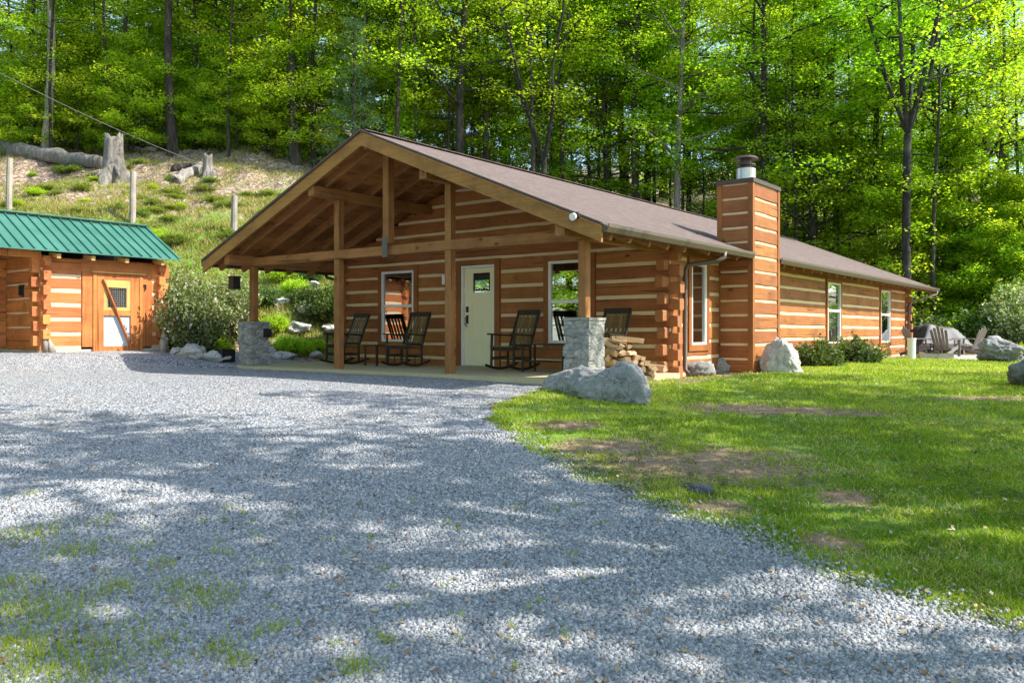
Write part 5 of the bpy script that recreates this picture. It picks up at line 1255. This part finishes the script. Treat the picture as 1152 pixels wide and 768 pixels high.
for i, (u, v, s_) in enumerate([(245, 398, .45), (325, 396, .5), (340, 398, .45), (355, 395, .4), (310, 372, .5), (332, 330, .5), (350, 318, .5), (318, 315, .6), (300, 345, .6), (372, 345, .5), (290, 380, .5)]):
    lst2.append((u, shrub(at(u, v), SHY if i < 5 or i % 2 else SHK, 'x', 'bank_plant', 'plants on the bank behind the porch', s_, None, i, 'plant')))
number_left_to_right(lst2, 'small leafy plants on the bank behind the porch')
for i, (u, v, s_) in enumerate([(362, 360, .9), (378, 350, .8), (345, 345, .6)]): shrub(at(u, v), SHK, ['dark bush nearest the left tall porch post on the bank', 'dark bush partly hidden by the left tall porch post', 'smaller dark bush in the middle of the bank'][i], 'bank_bush', 'dark bushes on the bank', s_, None, i, 'bush')
LMH = leaf_mat('hillside_plant_leaves', [(0, (.07, .12, .02)), (.5, (.17, .24, .04)), (1, (.36, .38, .09))], .35)
SHL = shrub_meshes(47, 1.0, .8, 40, 14, .08, LMH, .2)
rt = random.Random(4); lst = []
for i in range(80):
    u = rt.uniform(-20, 330); v = rt.uniform(max(165, 150+.22*u), 275)
    if u > 240: v = rt.uniform(215, 290)
    p = at(u, v); lst.append((u, shrub(p, rt.choice([SHY, SHL, SHL, SHL]), 'x', 'hillside_plant', 'low plants on the hillside', rt.uniform(.2, .6), rt.uniform(.15, .35), rt.uniform(0, 6), 'plant')))
number_left_to_right(lst, 'low bushy plants scattered over the cleared hillside')
lst = []
for i in range(30):
    u = 1040+150*(i+rt.random())/30; p = onground(u, rt.uniform(31.5, 35.5)); lst.append((u, shrub(p, rt.choice([SHY, SHK, SHY]), 'x', 'forest_edge_bush', 'bushes along the forest edge', rt.uniform(1.0, 2.0), None, rt.uniform(0, 6), 'bush')))
number_left_to_right(lst, 'leafy forest-edge bushes behind the patio and boulders')
SHW = shrub_meshes(44, 1.3, 2.4, 120, 16, .09, leaf_mat('pale_blossom_leaves', [(0, (.10, .16, .04)), (.5, (.25, .32, .12)), (.75, (.5, .5, .38)), (1, (.75, .72, .65))], .3), .24)
shrub(onground(1146, 31), SHW, 'pale blossoming bush at the right forest edge', 'blossoming_bush', None, 1.0, 1.1, 0, 'bush')
for i, (u, v, s_) in enumerate([(1100, 398, .4), (1143, 396, .5), (1152, 400, .5)]): shrub(at(u, v), SHY, ['low green plant left of the large forest-edge boulder', 'low green plant just behind the large forest-edge boulder', 'low green plant right of the large forest-edge boulder'][i], 'boulder_plant', 'plants beside the forest-edge boulders', s_, None, i, 'plant')

# ------------------------------------------------------------------ big trees beside the drive, whose crowns shade it
LEAFR = .72; LEAFS = .17
T['shade'] = forked(51, 17, LM, BARK, 6, .38, .32, .34, 3.0, per=62, nl=4, nsub=1)
for i, (x, y, s_) in enumerate([(14.5, -3.5, 1.0), (17.0, .5, .95), (13.5, -9.5, .85), (15.8, 5.6, .68), (20.0, -6.5, 1.0), (15.2, 2.2, .72), (18.2, 3.2, .85), (19.5, -1.5, .9), (16, 8.6, .58)]):
    tree((x, y, float(terrain(x, y))), *T['shade'], 'large leafy tree beside the driveway, outside the view', 'shade_tree', 'trees beside the driveway', i*1.1, s_)
for i, (x, y) in enumerate([(-6, -22), (0, -26), (-13, -20), (6, -30), (-20, -14), (-9, -27), (-17, -24), (-3, -31), (-26, -20), (-12, -33)]):
    tree((x, y, float(terrain(x, y))), *T['tallC'], 'tree across the driveway behind the viewer', 'roadside_tree', 'trees across the driveway', i, .9)
for i in range(22):
    a = math.radians(196+64*(i+.5)/22); q = 24+4*math.sin(i*2.1); x, y = 4+q*math.cos(a), q*math.sin(a)
    tree((x, y, float(terrain(x, y))), *T[['sapC', 'mid'][i % 2]], 'bushy tree across the driveway behind the viewer', 'roadside_bush', 'bushy trees across the driveway', i, 1.1)
for i, (x, y) in enumerate([(14, 33), (18, 29), (22, 33), (26, 27), (17, 38), (24, 38), (30, 32), (11.5, 37)]):
    tree((x, y, float(terrain(x, y))), *T[['sapC', 'mid', 'tallC'][i % 3]], 'leafy tree beyond the right end of the lawn, outside the view', 'lawn_edge_tree', 'trees beyond the right end of the lawn', i, 1.)
